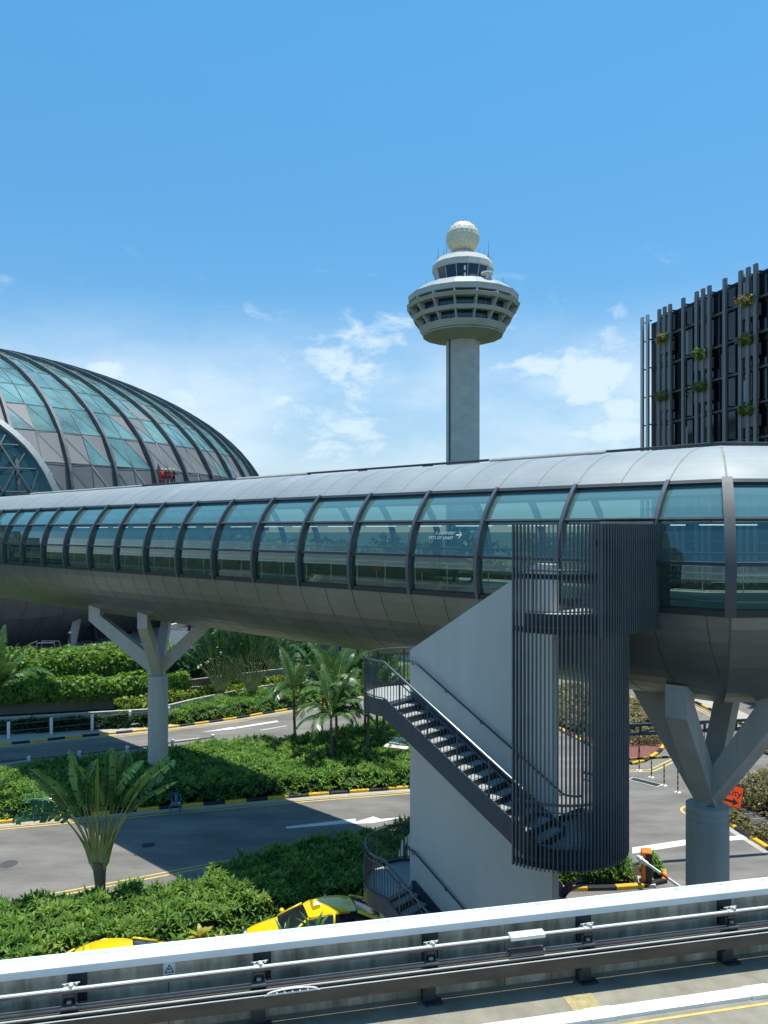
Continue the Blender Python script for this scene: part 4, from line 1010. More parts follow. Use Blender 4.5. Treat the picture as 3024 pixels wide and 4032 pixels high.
def line(path,offs,wd,m,zig=0.,step=.5,per=2.6,z=.012,name='road_marking',dash=None,side=1):
    p=resample(path,step); mb=MB()
    for o in offs:
        q=[p[i]+nrm_at(p,i)*side*(-(o+zig*math.asin(math.sin(2*PI*i*step/per))/1.57)) for i in range(len(p))]
        for i in range(len(p)-1):
            if dash and (i*step)%(dash[0]+dash[1])>dash[0]: continue
            n0,n1=nrm_at(p,i)*wd/2,nrm_at(p,i+1)*wd/2; zz=V(0,0,z)
            mb.quad(q[i]-n0+zz,q[i+1]-n1+zz,q[i+1]+n1+zz,q[i]+n0+zz)
    return tag(mb.build(name,m,None,fix=False),kind='structure')
Af=smooth(A_far); kerb(Af,first=1); line(Af,[.42,.72],.10,M['ylane'],.11)
kerb(B_far,first=0); line(B_far,[.42,.68],.10,M['ylane'])
line(B_near,[-.35,-.62],.10,M['ylane']); 
# road A lane marks and arrow
line([gx(120,3042),gx(415,3008)],[0],.11,M['wline'],name='lane_dash'); line([gx(-200,3048),gx(105,2995)],[0],.11,M['wline'],name='lane_dash'); line([gx(1025,2876),gx(1130,2858)],[0],.11,M['wline'],name='lane_dash'); line([gx(1320,2818),gx(1392,2806)],[0],.12,M['wline'],name='lane_dash'); line([gx(690,2918),gx(785,2906)],[0],.11,M['wline'],name='lane_dash')
def poly_mark(pts,m=M['wline'],z=.012,name='road_arrow'):
    return sheet(name,[gx(*p) for p in pts],z,m)
poly_mark([(792,2884),(915,2863),(931,2868),(925,2871)]); poly_mark([(925,2864),(1090,2838),(1098,2843),(932,2869)],z=.016)
poly_mark([(1126,3256),(1400,3224),(1400,3240),(1128,3264)]); poly_mark([(1370,3246),(1470,3216),(1500,3226),(1600,3217),(1470,3242)],z=.016)
poly_mark([(2490,3338),(2705,3306),(2705,3328),(2490,3362)],name='stop_line'); poly_mark([(2860,3296),(2960,3286),(2985,3302),(2860,3312)],name='stop_line')
sheet('forecourt_bounce',[(-70,64),(-30,64),(-16,72),(-14,104),(-70,104)],.006,M['pave'])  # pale sheet added to bounce sunlight up to the dome's shaded base
# drain covers
for px,py,a in [(2540,3080,.8),(3040,3060,.6),(2790,2960,.4)]:
    p=G(px,py); mb=MB(); mb.box(p+V(0,0,.010),(1.7,.62,.012),-a,0); mb.box(p+V(0,0,.016),(1.5,.42,.014),-a,1); tag(mb.build('drain_cover',[M['pave'],M['dark']],None),'long dark drain grating with pale rim in the right hand road' if px<2700 else ('pale rimmed drain grating at the right edge behind the shrubs' if px>3000 else 'drain grating behind the forked column under the hanging bar'),'drain cover')
p=G(35,3402); mb=MB(); mb.lathe([(.33,.010),(.33,.016),(0,.018)],20,p); tag(mb.build('manhole_cover',M['asph2'],None),'round dark manhole cover in the sunlit near road','manhole')
p=G(585,3328); mb=MB(); mb.box(p+V(0,0,.012),(.5,.4,.016),.2); tag(mb.build('drain_cover',M['dark'],None),'small square drain cover at the shadow edge of the near road','drain cover')
# pale wear trail across near road
mb=MB(); tr=[(80,3280),(150,3310),(205,3350),(195,3400),(160,3450),(230,3470)]
# ------------------------------------------------------------------ planting (leaf covers)
def inpoly(x,y,pl):
    c=np.zeros(x.shape,bool); n=len(pl)
    for i in range(n):
        x0,y0=pl[i][:2]; x1,y1=pl[(i+1)%n][:2]
        if y0==y1: continue
        c^=((y0>y)!=(y1>y))&(x<(x1-x0)*(y-y0)/(y1-y0)+x0)
    return c
def edgedist(x,y,pl):
    d=np.full(x.shape,1e9); n=len(pl)
    for i in range(n):
        a=np.array(pl[i][:2]);b=np.array(pl[(i+1)%n][:2]); ab=b-a; L=ab@ab+1e-9
        t=np.clip(((x-a[0])*ab[0]+(y-a[1])*ab[1])/L,0,1); d=np.minimum(d,np.hypot(x-a[0]-t*ab[0],y-a[1]-t*ab[1]))
    return d
def hnoise(x,y,s,seed):
    return (np.sin(x*s+seed)*np.cos(y*s*1.13+seed*1.7)+.6*np.sin(x*s*2.3+y*s*1.7+seed*.6)+.4*np.cos(y*s*3.1-x*s*2.2+seed))/2.
def shrubbed(name,poly,h,dens,m,seed,ll=.26,nl=10,edge=.45,amp=.22,label=None,cat=None,width=.032,droop=.0,core=True):
    r=np.random.default_rng(seed); P_=np.array([p[:2] for p in poly]); lo,hi=P_.min(0),P_.max(0)
    n=int(dens*(hi[0]-lo[0])*(hi[1]-lo[1])); x=r.uniform(lo[0],hi[0],n); y=r.uniform(lo[1],hi[1],n)
    k=inpoly(x,y,poly); x,y=x[k],y[k]; ed=edgedist(x,y,poly)
    top=h*np.clip(.35+ed/edge*.65,0,1)*(1+amp*hnoise(x,y,1.6,seed)+.5*amp*hnoise(x,y,5.,seed+2))
    u=r.random(len(x)); z=top*np.where(ed<edge,r.uniform(.25,1.,len(x)),1-.35*u*u)
    nC=len(x); 
    az=r.uniform(0,2*PI,(nC,1))+np.arange(nl)[None]*2*PI/nl+r.normal(0,.25,(nC,nl)); elv=r.uniform(.05,1.25,(nC,nl))-droop
    ln=ll*r.uniform(.65,1.25,(nC,nl))
    d=np.stack([np.cos(az)*np.cos(elv),np.sin(az)*np.cos(elv),np.sin(elv)],-1)
    s=np.stack([-np.sin(az),np.cos(az),np.zeros_like(az)],-1)*(width*r.uniform(.7,1.3,(nC,nl)))[...,None]
    c=np.stack([x,y,z],-1)[:,None,:]
    mid=c+d*(ln*.5)[...,None]; tip=c+d*ln[...,None]-np.array([0,0,1.])*(ln*.35)[...,None]*np.cos(elv)[...,None]
    v=np.stack([c+d*.02,mid+s,tip,mid-s],2).reshape(-1,3); f=np.arange(len(v)).reshape(-1,4)
    ob=npmesh(name,v,f,[m],None); tag(ob,label,cat,kind='stuff')
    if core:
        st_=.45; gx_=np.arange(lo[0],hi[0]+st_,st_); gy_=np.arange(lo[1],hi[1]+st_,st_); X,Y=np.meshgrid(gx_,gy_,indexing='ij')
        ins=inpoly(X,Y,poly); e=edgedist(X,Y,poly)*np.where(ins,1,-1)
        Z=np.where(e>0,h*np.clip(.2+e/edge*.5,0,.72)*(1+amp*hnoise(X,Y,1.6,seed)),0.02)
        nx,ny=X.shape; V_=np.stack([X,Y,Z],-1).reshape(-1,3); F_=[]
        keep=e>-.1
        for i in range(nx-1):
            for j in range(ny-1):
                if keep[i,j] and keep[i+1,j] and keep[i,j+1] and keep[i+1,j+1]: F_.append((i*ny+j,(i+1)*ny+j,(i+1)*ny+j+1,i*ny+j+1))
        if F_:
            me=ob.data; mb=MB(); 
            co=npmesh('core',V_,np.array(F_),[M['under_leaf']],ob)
    return ob
bedD=[(p[0],p[1]-.5) for p in A_near[:-1]]+[(5.2,56),(5.6,44),(5.0,40.5)]+[(p[0],p[1]+.22) for p in B_far[::-1][1:]]
bedD=[(max(p[0],-27),p[1]) if p[0]>-30 else (-27,37.6 if p[1]>30 else 32.2) for p in bedD]
sheet('soil_strip',bedD,.008,M['soil'])
shrubbed('median_shrubs',bedD,.78,34,M['leafD'],5,.33,10,label='broad bed of whorled green shrubs between the two roads, round the palm trunks',cat='shrubs',width=.038)
bedC=[(-18,24.0),(-13,26.0),(-10.4,26.6),(-8.6,26.9),(-6.9,27.5),(-5.6,29.6),(-1.2,31.95),(3,33.9),(7,35.2),(7,28.6),(2,27.2),(-1.8,26.0),(-7.6,23.05),(-13,21.3),(-18,20.2)]
sheet('soil_strip',bedC,.010,M['soil'])
shrubbed('taxi_lane_shrubs',bedC,.85,42,M['leafC'],9,.35,10,amp=.30,label='dense bright green shrubs beside the taxi lane round the travellers palm',cat='shrubs',width=.040)
bedF=[(4.9,28.3),(8.5,28.35),(10.3,28.75),(10.8,29.4),(10.2,30.2),(7,31),(4.6,31.2)]
bedFs=[(4.9,28.5),(8.5,28.55),(9.35,28.7),(9.4,30.3),(7,31),(4.6,31.2)]
sheet('soil_strip',bedF,.012,M['soil'])
shrubbed('barrier_shrubs',bedFs,1.25,80,M['leafD'],12,.30,10,label='lush green shrubs on the kerbed island left of the orange barrier',cat='shrubs',edge=.3)
shrubbed('barrier_end_shrub',[(10.05,28.9),(10.6,29.2),(10.5,29.9),(10.0,30.0)],.8,90,M['leafD'],13,.26,10,label='small green shrub on the island end right of the orange barrier',cat='shrubs',edge=.2)
kerb(smooth([(4.2,28.05),(8.5,28.1),(10.2,28.45),(10.95,29.0),(10.9,29.9),(10.2,30.5)]),first=0,gutter=False)
# bed behind far road, low wall
wallp=[gx(-250,2842,1.0),gx(0,2825,1.0),gx(600,2790,1.0),gx(760,2752,1.0),gx(940,2715,1.0),gx(1110,2688,1.0),gx(1400,2640,1.0)]
pw=[V(a[0],a[1],0) for a in wallp]
lw=thing('low_wall',pw[2],'low beige garden wall running behind the railing and far shrubs','wall')
mb=MB()
for a,b in zip(pw[:-1],pw[1:]): mb.bar(a+V(0,0,.5),b+V(0,0,.5),.25,1.0)
mb.build('wall',mat('beige_wall',(.45,.43,.36),.85,0,.1,1.5),lw)
i0=[p for p in Af]
def off_path(path,o,a,b):
    q=resample(path,1.0); r_=[]
    for i in range(len(q)):
        n=nrm_at(q,i); 
        if a<=q[i].x<=b: r_.append(((q[i]+n*o).x,(q[i]+n*o).y))
    return r_
bedE=off_path(Af,.28,-14.2,3)+[(3,66.5)]+[(p.x,p.y-.2) for p in pw[::-1][:-2] if p.x>-16]+[(-14.6,52.2)]
sheet('soil_strip',bedE,.012,M['soil'])
shrubbed('far_shrubs',bedE,.85,34,M['leafD'],21,.32,9,amp=.35,label='rounded green shrubs behind the striped kerb of the far road',cat='shrubs')
pav=off_path(Af,.2,-40,-13.6)+[(p.x,p.y) for p in pw[::-1] if p.x<-14]+[(-40,48)]
sheet('pavement',pav,.10,M['pave'])
shrubbed('low_hedge',[(pw[0].x-4,pw[0].y-.9),(pw[1].x,pw[1].y-.95),(pw[2].x+1.2,pw[2].y-1.1),(pw[2].x+1.4,pw[2].y-.2),(pw[1].x,pw[1].y-.15),(pw[0].x-4,pw[0].y-.1)],.75,90,M['vined'],23,.3,8,edge=.2,label='dark low hedge between the far railing and the beige garden wall',cat='hedge',width=.05)
# vine terraces
def vinebox(name,a,b,depth,z0,z1,n,m,seed,label,ls=.16,cat='vines',topfrac=.45):
    r=np.random.default_rng(seed); a=np.array(a[:2]);b=np.array(b[:2]); t=b-a; L=np.linalg.norm(t); t/=L; nn_=np.array([-t[1],t[0]])
    s=r.uniform(0,L,n); top=r.random(n)<topfrac; q=r.uniform(0,1,n)
    lump=.35*np.sin(s*1.7+seed)+.25*np.sin(s*4.1+seed*2)
    dep=np.where(top,q*depth,0+.25*lump-.25*np.sin(q*3)); z=np.where(top,z1+.18*lump+.15*np.sin(q*6+s),z0+(z1-z0)*q)
    xy=a+t*s[:,None]+nn_*dep[:,None]; p=np.concatenate([xy,z[:,None]],1)+r.normal(0,.09,(n,3))
    nr=np.where(top[:,None],np.array([0,0,1.]),np.array([*(-nn_),.45]))+r.normal(0,.55,(n,3)); nr/=np.linalg.norm(nr,axis=1)[:,None]
    u=np.cross(nr,r.normal(size=(n,3))); u/=np.linalg.norm(u,axis=1)[:,None]; w_=np.cross(nr,u); l=ls*r.uniform(.6,1.3,n)[:,None]
    v=np.stack([p-u*l,p+w_*l*.75-nr*l*.2,p+u*l,p-w_*l*.75-nr*l*.2],1).reshape(-1,3)
    ob=npmesh(name,v,np.arange(4*n).reshape(n,4),[m]); tag(ob,label,cat,kind='stuff')
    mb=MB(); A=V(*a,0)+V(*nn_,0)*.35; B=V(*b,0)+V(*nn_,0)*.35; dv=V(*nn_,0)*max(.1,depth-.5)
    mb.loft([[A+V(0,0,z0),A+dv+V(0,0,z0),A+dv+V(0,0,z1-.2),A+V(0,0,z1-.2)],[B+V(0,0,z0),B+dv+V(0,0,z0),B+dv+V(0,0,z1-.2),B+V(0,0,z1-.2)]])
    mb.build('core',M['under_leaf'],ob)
    return ob
vinebox('vine_hedge',(-36,54.4),(-16.6,62.2),5.2,1.6,3.45,7500,M['vine'],31,'long vine covered hedge with a flat sunlit top below the dome')
vinebox('vine_bank',(-33,52.4),(-14.5,57.2),2.0,1.0,2.25,5200,M['vine'],32,'leafy vine bank spilling over the beige wall under the vine hedge')
vinebox('yellow_ground_shrubs',(-18.2,52.6),(-8,62),.7,.5,1.35,2200,leafmat('lime_leaf',(.10,.16,.015),(.24,.33,.03),.5,.35),33,'yellow green low shrubs lining the garden wall behind the column',.13,'shrubs')
vinebox('vine_wall',(-16.2,60.5),(-6,68),3.0,1.0,3.2,2600,M['vined'],34,'dark vines on the terrace behind the travellers palms')
mb=MB(); mb.bar(V(-34,53.3,.65),V(-13.6,58.6,.65),.3,1.3); mb.bar(V(-15.8,57.8,.9),V(-4,66.5,.9),.3,1.8)
tag(mb.build('terrace_wall',mat('brown_wall',(.27,.24,.20),.9,0,.12,1),None),'brownish terrace retaining wall half covered by vines','wall')
tf=thing('trellis_fence',V(-25,58.6,1.5),'dark post trellis carrying the vine hedge','fence')
for k in range(9):
    a=V(-33.5+2.0*k,54.6+.8*k,0); mb=MB(); mb.tube([a+V(.1,-.55,1.3),a+V(.1,-.55,3.0)],.055,6); mb.build('post',M['black'],tf)
# curved ramp wall
rp=thing('curved_ramp',V(-17,78,0),'white curved ramp parapet with a dark roadway inside, behind the left column','ramp')
cc=V(-16.2,79.5,0)
mb=MB(); rr=[]
for k in range(27):
    a=R(80)+R(215)*k/26; o=V(math.cos(a),.9*math.sin(a),0)
    p=cc+o*6.2; q=cc+o*5.85; rr.append([p,p+V(0,0,3.35),q+V(0,0,3.35),q])
mb.loft(rr); mb.build('parapet',mat('ramp_white',(.66,.68,.66),.7,0,.06,.7),rp,smooth=True)
mb=MB(); pl=[cc+V(math.cos(R(75)+R(225)*k/26)*5.8,.9*math.sin(R(75)+R(225)*k/26)*5.8,2.75) for k in range(27)]+[cc+V(18,2,2.75),cc+V(18,9,2.75)]
mb.add(pl,[tuple(range(len(pl)))]); mb.build('roadway',M['asph2'],rp,fix=False)
mb=MB(); mb.bar(cc+V(3,-5.0,1.7),cc+V(20,-2.0,1.7),.35,3.4); mb.build('parapet',bpy.data.materials['ramp_white'],rp)
# ------------------------------------------------------------------ railings
def railing(pts,h,label,z0=.0,wd=.17):
    o=thing('railing',pts[0],label,'railing')
    for p in pts:
        mb=MB(); mb.bbox(V(p[0],p[1],z0+h/2),(wd,wd,h),.02,R(15)); mb.build('post',M['white'],o)
    for hh in (.82,.42):
        mb=MB(); mb.tube([V(p[0],p[1],z0+h*hh) for p in pts],.035,6); mb.build('rail',mat('rail_brown',(.10,.075,.06),.6) if 'rail_brown' not in bpy.data.materials else bpy.data.materials['rail_brown'],o)
railing([(-30.5,45.6),(-28.2,46.5),(-25.9,47.4)]+[gx(*p) for p in [(34,2914),(202,2897),(363,2882),(512,2867)]]+[gx(665,2850)],1.05,'white post railing with brown rails on the pavement beyond the far road',.10)
railing([(-26.8,38.8),(-24.2,39.9),(-21.6,40.8)]+[(-19.15,41.5),(-16.8,42.45),(-14.5,43.45),(-12.3,44.75),(-10.2,45.85)],.95,'low white posts with brown rails along the shrubs, near side of the far road',.05)
# ------------------------------------------------------------------ palms
def travellers(name,loc,label,H=5.4,fan=0.,nl=15,seed=1,spread=62,group=None,stem=1.0,low=True):
    r=random.Random(seed); o=thing(name,loc,label,'palm',group); b=Vector(loc); ax=V(math.cos(fan),math.sin(fan),0); pn=V(-ax.y,ax.x,0); Zv=V(0,0,1)
    hs=stem; k=H/5.4
    mb=MB(); mb.tube([b,b+V(.03,0,hs*.45),b+V(0,0,hs*.8),b+V(0,0,hs+.1)],[.18,.16,.20,.26],10); mb.build('trunk',M['trunk'],o,smooth=True)
    for i in range(nl):
        f=(i/(nl-1)*2-1); a=R(spread)*math.copysign(abs(f)**1.1,f)*(.86 if f>0 and low else 1)+R(r.uniform(-2,2))
        s0=b+V(0,0,hs-.35+.42*abs(f))+ax*f*.20+pn*(.05 if i%2 else -.05)
        ln=((2.25 if low else 2.9)-.40*abs(f)+r.uniform(-.2,.2))*k; pts=[]
        for q in range(8):
            t=q/7; aa=a*(.72+.30*t); pts.append(s0+(ax*math.sin(aa)+Zv*math.cos(aa))*ln*t+pn*.05*math.sin(i*2.1)*t)
        mb=MB(); mb.tube(pts,[.14,.11,.075,.048,.036,.03,.026,.024],6); pet=mb.build('petiole',M['petbase'] if i%2 else M['petiole'],o,smooth=True)
        young=(i==nl//2)
        bl=((2.1 if low else 1.9)+r.uniform(-.5,.25))*k*(.85 if young else 1); wd=r.uniform(.28,.40)*k*(.25 if young else 1)
        d0=(pts[-1]-pts[-2]).normalized(); side=(ax*math.cos(a)-Zv*math.sin(a)); tilt=r.uniform(.15,1.15)*r.choice((-1,1))
        sd=(side*math.cos(tilt)+pn*math.sin(tilt)).normalized()
        bend=r.uniform(-.03,.035)+.03*f*abs(f); dr=.004
        if low and i==0: bend=-.075; dr=.05
        if low and i==1: bend=-.055; dr=.03
        mid=[]; p=pts[-1].copy(); d=d0.copy(); ns=26
        for q in range(ns+1):
            mid.append((p.copy(),d.copy())); d=(d+ax*bend+Zv*-dr).normalized(); p=p+d*bl/ns
        vs=[];fc=[]
        tear=.22+.35*abs(f)*r.uniform(.4,1.2) if not young else 0
        for sg in (-1,1):
            lift=r.uniform(.1,.5); fwd=.25; new_=True; row=None; wj=1.
            for q in range(ns+1):
                t=q/ns; p0,d_=mid[q]; s_=(sd-d_*sd.dot(d_)).normalized()*sg
                if r.random()<tear and 1<q<ns-1: new_=True; lift=r.uniform(-.1,1.1); fwd=r.uniform(.1,.55); wj=r.uniform(.72,1.08)
                w_=wd*wj*max(.05,math.sin(PI*min(1,t*.93+.07))**.5)
                gap=0 if row is None or not new_ else .25*bl/ns
                pb=p0+d_*gap
                nrm=s_.cross(d_)*sg
                m1=pb+s_*w_*.5+d_*w_*fwd*.35+nrm*w_*.18; e1=pb+s_*w_*(1-.18*lift)+d_*w_*fwd+nrm*w_*.1-Zv*w_*.45*lift
                kk=len(vs); vs+=[p0.copy() if not gap else pb,m1,e1]
                if row is not None and not new_: fc+=[(row,row+1,kk+1,kk),(row+1,row+2,kk+2,kk+1)]
                elif row is not None:
                    # close previous strip a little before the tear
                    h=len(vs); g_=.75; 
                    pv=[vs[row+z]+(mid[q][0]-mid[q-1][0])*g_ for z in range(3)]; vs+=pv; fc+=[(row,row+1,h+1,h),(row+1,row+2,h+2,h+1)]
                row=kk; new_=False
        npmesh('leaf',[tuple(v) for v in vs],fc,[M['bananal'] if young else M['banana']],o,smooth=False)
        mb=MB(); mp_=[m_[0] for m_ in mid[::4]]; mb.tube(mp_,[.026-.003*q for q in range(len(mp_))],5); mb.build('midrib',M['petiole'],pet)
    return o
travellers('travellers_palm',V(-9.68,26.2,.15),'fan shaped travellers palm with torn leaves rising from the near shrubs by the road',5.35,R(8),17,4,29,stem=1.7)
TG='travellers palms behind the far road'
for (px,Y,s,lab,fan,h) in [(868,57.5,11,'travellers palm with a bare fan of stems, leftmost behind the far road',R(12),5.8),(908,59.5,12,'dark travellers palm just behind the leftmost fan',R(30),5.6),(992,57.5,13,'travellers palm with orange stem base right of the other fans',R(-5),6.0),(1090,63.5,14,'tall travellers palm deep in the dark foliage left of the feather palms',R(20),7.0)]:
    travellers('travellers_palm',V((px-1512)/F*Y,Y,.3),lab,h,fan,21,s,36,TG,.8,False)
def frond(b,az,el_,L,droop,r,nlf=32,lw=.062,ll=.60):
    vs=[];fc=[]; d=V(math.cos(az)*math.cos(el_),math.sin(az)*math.cos(el_),math.sin(el_)); p=Vector(b); pts=[p.copy()]; n=14; ds=[d.copy()]
    for i in range(n):
        d=(d+V(0,0,-droop*(.4+i/n)/n*2.2)).normalized(); p=p+d*L/n; pts.append(p.copy()); ds.append(d.copy())
    for i in range(nlf):
        t=.12+.88*i/nlf; q=t*n; k=min(int(q),n-1); P_=pts[k].lerp(pts[k+1],q-k); dd_=ds[k]; s=dd_.cross(V(0,0,1)).normalized(); l=ll*math.sin(PI*(t*.8+.16))*r.uniform(.85,1.1)
        for sg in (-1,1):
            o=(s*sg*.80+dd_*.55+V(0,0,.12)).normalized(); m_=P_+o*l*.5; e=P_+o*l+V(0,0,-.38*l-r.uniform(0,.12)*l); w_=dd_*lw
            b_=len(vs); vs+=[P_-w_*.4,m_-w_,e,m_+w_]; fc.append((b_,b_+1,b_+2,b_+3))
    return vs,fc,pts
def palm(loc,label,h,seed,nf=11,L=2.1,group=None,r0=.085,crown=.9):
    r=random.Random(seed); o=thing('palm_tree',loc,label,'palm',group); b=Vector(loc); lean=V(r.uniform(-.12,.12),r.uniform(-.1,.1),0)
    top=b+V(0,0,h)+lean
    mb=MB(); mb.tube([b,b+V(0,0,h*.35)+lean*.3,b+V(0,0,h*.7)+lean*.7,top],[r0*1.25,r0,r0*.9,r0*.85],9); mb.build('trunk',M['trunk'],o,smooth=True)
    mb=MB(); mb.tube([top,top+V(0,0,.35),top+V(0,0,.6)],[r0*.95,r0*.8,r0*.3],8); mb.build('crownshaft',M['petbase'],o,smooth=True)
    for i in range(nf):
        az=2*PI*i/nf*2.4+r.uniform(-.3,.3); e=R(r.choice((78,70,60,50,38,18)))+r.uniform(-.1,.1)
        vs,fc,pts=frond(top+V(0,0,.45),az,e,L*r.uniform(.8,1.15),r.uniform(.75,1.25)*(.55 if e>1 else 1),r)
        f=npmesh('frond',[tuple(v) for v in vs],fc,[M['palm']],o)
        mb=MB(); mb.tube(pts[::2],[.03,.027,.024,.02,.016,.012,.009,.006][:len(pts[::2])],5); mb.build('rachis',M['petiole'],f)
    return o
PG='feather palms standing in the median shrubs'
pz=lambda px,Y:V((px-1512)/F*Y,Y,.1)
for (px,Y,h,L,s,lab) in [(1162,45.8,3.0,2.5,1,'feather palm with one trunk left of the close pair, nearest the white arrow'),(1265,47.2,2.9,2.4,2,'feather palm with short trunk behind the close pair of palms'),(1308,42.2,2.3,2.3,3,'nearest feather palm with the dark swollen trunk top in the middle clump'),(1327,45.3,3.2,2.6,4,'tall thin trunked feather palm just right of the swollen trunk one'),(1437,47.6,3.1,2.6,5,'feather palm seen under the stair landing, leftmost trunk there'),(1446,42.4,3.2,2.4,6,'feather palm with a pale trunk nearest under the stair landing'),(1486,47.4,3.3,2.5,7,'feather palm with thin trunk in the middle under the stair landing'),(1514,45.2,3.4,2.5,8,'feather palm trunk under the stair landing nearest the pale box')]:
    palm(pz(px,Y),lab,h,s,13,L*1.27,PG)
palm(V(-18.35,36.2,.1),'large drooping palm cut off by the left edge above the railing',4.9,21,14,3.0,r0=.12)
palm(V(-4.2,66,.1),'background feather palm crown pressed under the tube, behind the feather palm clump',4.2,22,12,3.2); palm(V(1.2,63,.1),'background feather palm behind the stair railing',3.6,23,12,3.0)
# ------------------------------------------------------------------ background trees
def tree(loc,h,rad,seed,label,m=None,n=2600,group='trees behind the footbridge',ls=.30):
    r=random.Random(seed); o=thing('tree',loc,label,'tree',group); b=Vector(loc)
    mb=MB(); mb.tube([b,b+V(.1,0,h*.3),b+V(0,.1,h*.6)],[.22,.16,.08],8)
    for k in range(5):
        a=r.uniform(0,6.28); mb.tube([b+V(0,0,h*.32),b+V(math.cos(a)*rad*.4,math.sin(a)*rad*.4,h*.55),b+V(math.cos(a)*rad*.65,math.sin(a)*rad*.65,h*.72)],[.1,.07,.03],6)
    mb.build('trunk',M['trunk'],o)
    rg=np.random.default_rng(seed); P_=[]; 
    nc=14; vs=[]
    for k in range(nc):
        a=r.uniform(0,6.28); q=rad*r.uniform(.1,.75); c=np.array([b.x+q*math.cos(a),b.y+q*math.sin(a),b.z+h*r.uniform(.45,.9)]); s=rad*r.uniform(.28,.5); nn_=n//nc
        d=rg.normal(size=(nn_,3)); d/=np.linalg.norm(d,axis=1)[:,None]; p=c+d*s*(rg.uniform(.5,1,nn_)**.5)[:,None]*np.array([1,1,.75])
        nr=d+rg.normal(0,.6,(nn_,3)); nr/=np.linalg.norm(nr,axis=1)[:,None]; u=np.cross(nr,rg.normal(size=(nn_,3))); u/=np.linalg.norm(u,axis=1)[:,None]; w_=np.cross(nr,u); l=ls*rg.uniform(.5,1.2,nn_)[:,None]
        vs.append(np.stack([p-u*l,p+w_*l*.5,p+u*l,p-w_*l*.5],1).reshape(-1,3))
    v=np.concatenate(vs); npmesh('crown',v,np.arange(len(v)).reshape(-1,4),[m or M['tree']],o); return o
for i,(px,Y,h,rad) in enumerate([(905,66,6.2,2.6),(1010,69,7.2,3.0),(1120,72,7.4,3.2),(1235,75,7.6,3.2),(1340,74,7.0,3.0),(1450,78,7.6,3.4),(1580,82,8,3.6)]):
    tree(V((px-1512)/F*Y,Y,.2),h,rad,100+i,'dark broad leaved tree in the thicket under the tube, behind the palms',M['vined'],3000,'dark trees in the thicket under the tube')
rf_=random.Random(5); far=[(-20+2.9*q_+rf_.uniform(-1,1),78+(q_%3)*8-.12*abs(q_-10)+rf_.uniform(-2,2),rf_.choice((8.5,10.,11.5,12.6,13.8))) for q_ in range(26)]+[(50,86,12),(57,80,12),(-26,120,12),(-8,118,12),(27,112,13)]
for i,(x,y,h) in enumerate(far): tree(V(x,y,0),h,h*.40,200+i,'distant tree seen through the glass of the footbridge',M['tree'],1500,'distant trees seen through the tube glass',.5)
# ------------------------------------------------------------------ small planting
def rosette(name,loc,label,cat,m,n,L,wd,seed,el0=.2,el1=1.3,fold=.25):
    r=random.Random(seed); o=thing(name,loc,label,cat); b=Vector(loc)
    mb=MB(); mb.tube([b,b+V(0,0,.3)],[.03,.02],6); mb.build('stem',M['trunk'],o)
    vs=[];fc=[]
    for i in range(n):
        az=2*PI*i/n*1.618+r.uniform(-.2,.2); e=el0+(el1-el0)*r.random(); l=L*r.uniform(.7,1.1); p=b+V(0,0,.25+.1*r.random()); d=V(math.cos(az)*math.cos(e),math.sin(az)*math.cos(e),math.sin(e)); s=V(-math.sin(az),math.cos(az),0)
        prev=None
        for q in range(6):
            t=q/5; w_=wd*math.sin(PI*min(1,t*.9+.08))*.5; row=[p-s*w_+V(0,0,w_*fold),p.copy(),p+s*w_+V(0,0,w_*fold)]; k=len(vs); vs+=row
            if prev is not None: fc+=[(prev,prev+1,k+1,k),(prev+1,prev+2,k+2,k+1)]
            prev=k; d=(d+V(0,0,-.22)).normalized(); p=p+d*l/5
    npmesh('leaves',[tuple(v) for v in vs],fc,[m],o); return o
rosette('yellow_plant',V(-5.55,23.25,.55),'yellow leaved plant at the shrub edge between the two taxis, the larger one','plant',M['croton'],16,.55,.15,2)
rosette('yellow_plant',V(-4.95,23.35,.35),'small yellow leaved plant just right of the larger yellow one','plant',M['croton'],9,.38,.11,3)
rosette('pale_plant',V(-6.25,23.2,.5),'pale green broad leaved seedling left of the yellow plants','plant',M['vine'],9,.42,.16,4)
rosette('red_plant',V(6.15,26.4,.25),'dark red striped cordyline at the foot of the stair spine wall','plant',M['redleaf'],14,1.0,.24,5,.2,1.2)
rosette('roadside_fern',V(-2.75,21.35,1.35),'bright green fern tips in front of the taxi windscreen','plant',M['palm'],12,.75,.10,6,.6,1.4)
rosette('roadside_fern',V(-1.95,21.45,1.5),'taller green fern leaf in front of the taxi door','plant',M['palm'],8,.95,.10,8,.7,1.45)
for i,(px,py,s,lab) in enumerate([(2520,2930,1.0,'pale variegated shrub mass at the front of the mulch bed'),(2560,2925,.9,'pale variegated shrub right end of the mulch bed front'),(2510,2815,1.3,'variegated shrub at the back of the mulch bed under the tube'),(2245,2860,1.2,'brownish shrub seen through the fin screen'),(2960,3160,1.5,'large variegated shrub behind the orange sign'),(3010,3190,1.4,'variegated shrub at the right edge behind the orange sign'),(3020,3110,.8,'small variegated shrub on the right edge by the concrete tip'),(2885,3232,.55,'small dark shrub at the kerb nearest the thick column'),(2915,3252,.5,'small shrub second from the column along the kerb'),(2972,3282,.5,'small shrub in the middle of the kerb strip'),(3005,3300,.55,'small shrub at the kerb by the right edge')]):
    p=G(px,py); o=thing('shrub',p,lab,'shrub','variegated shrubs on the right'); 
    mb=MB(); mb.tube([p,p+V(0,0,.3*s)],[.04,.02],6); mb.build('stem',M['trunk'],o)
    leafball('foliage',M['olive'] if i<7 else M['vined'] if i==99 else M['olive'],p+V(0,0,.42*s),(1.05*s,.9*s,.5*s),int(900*s),.085,300+i,o)
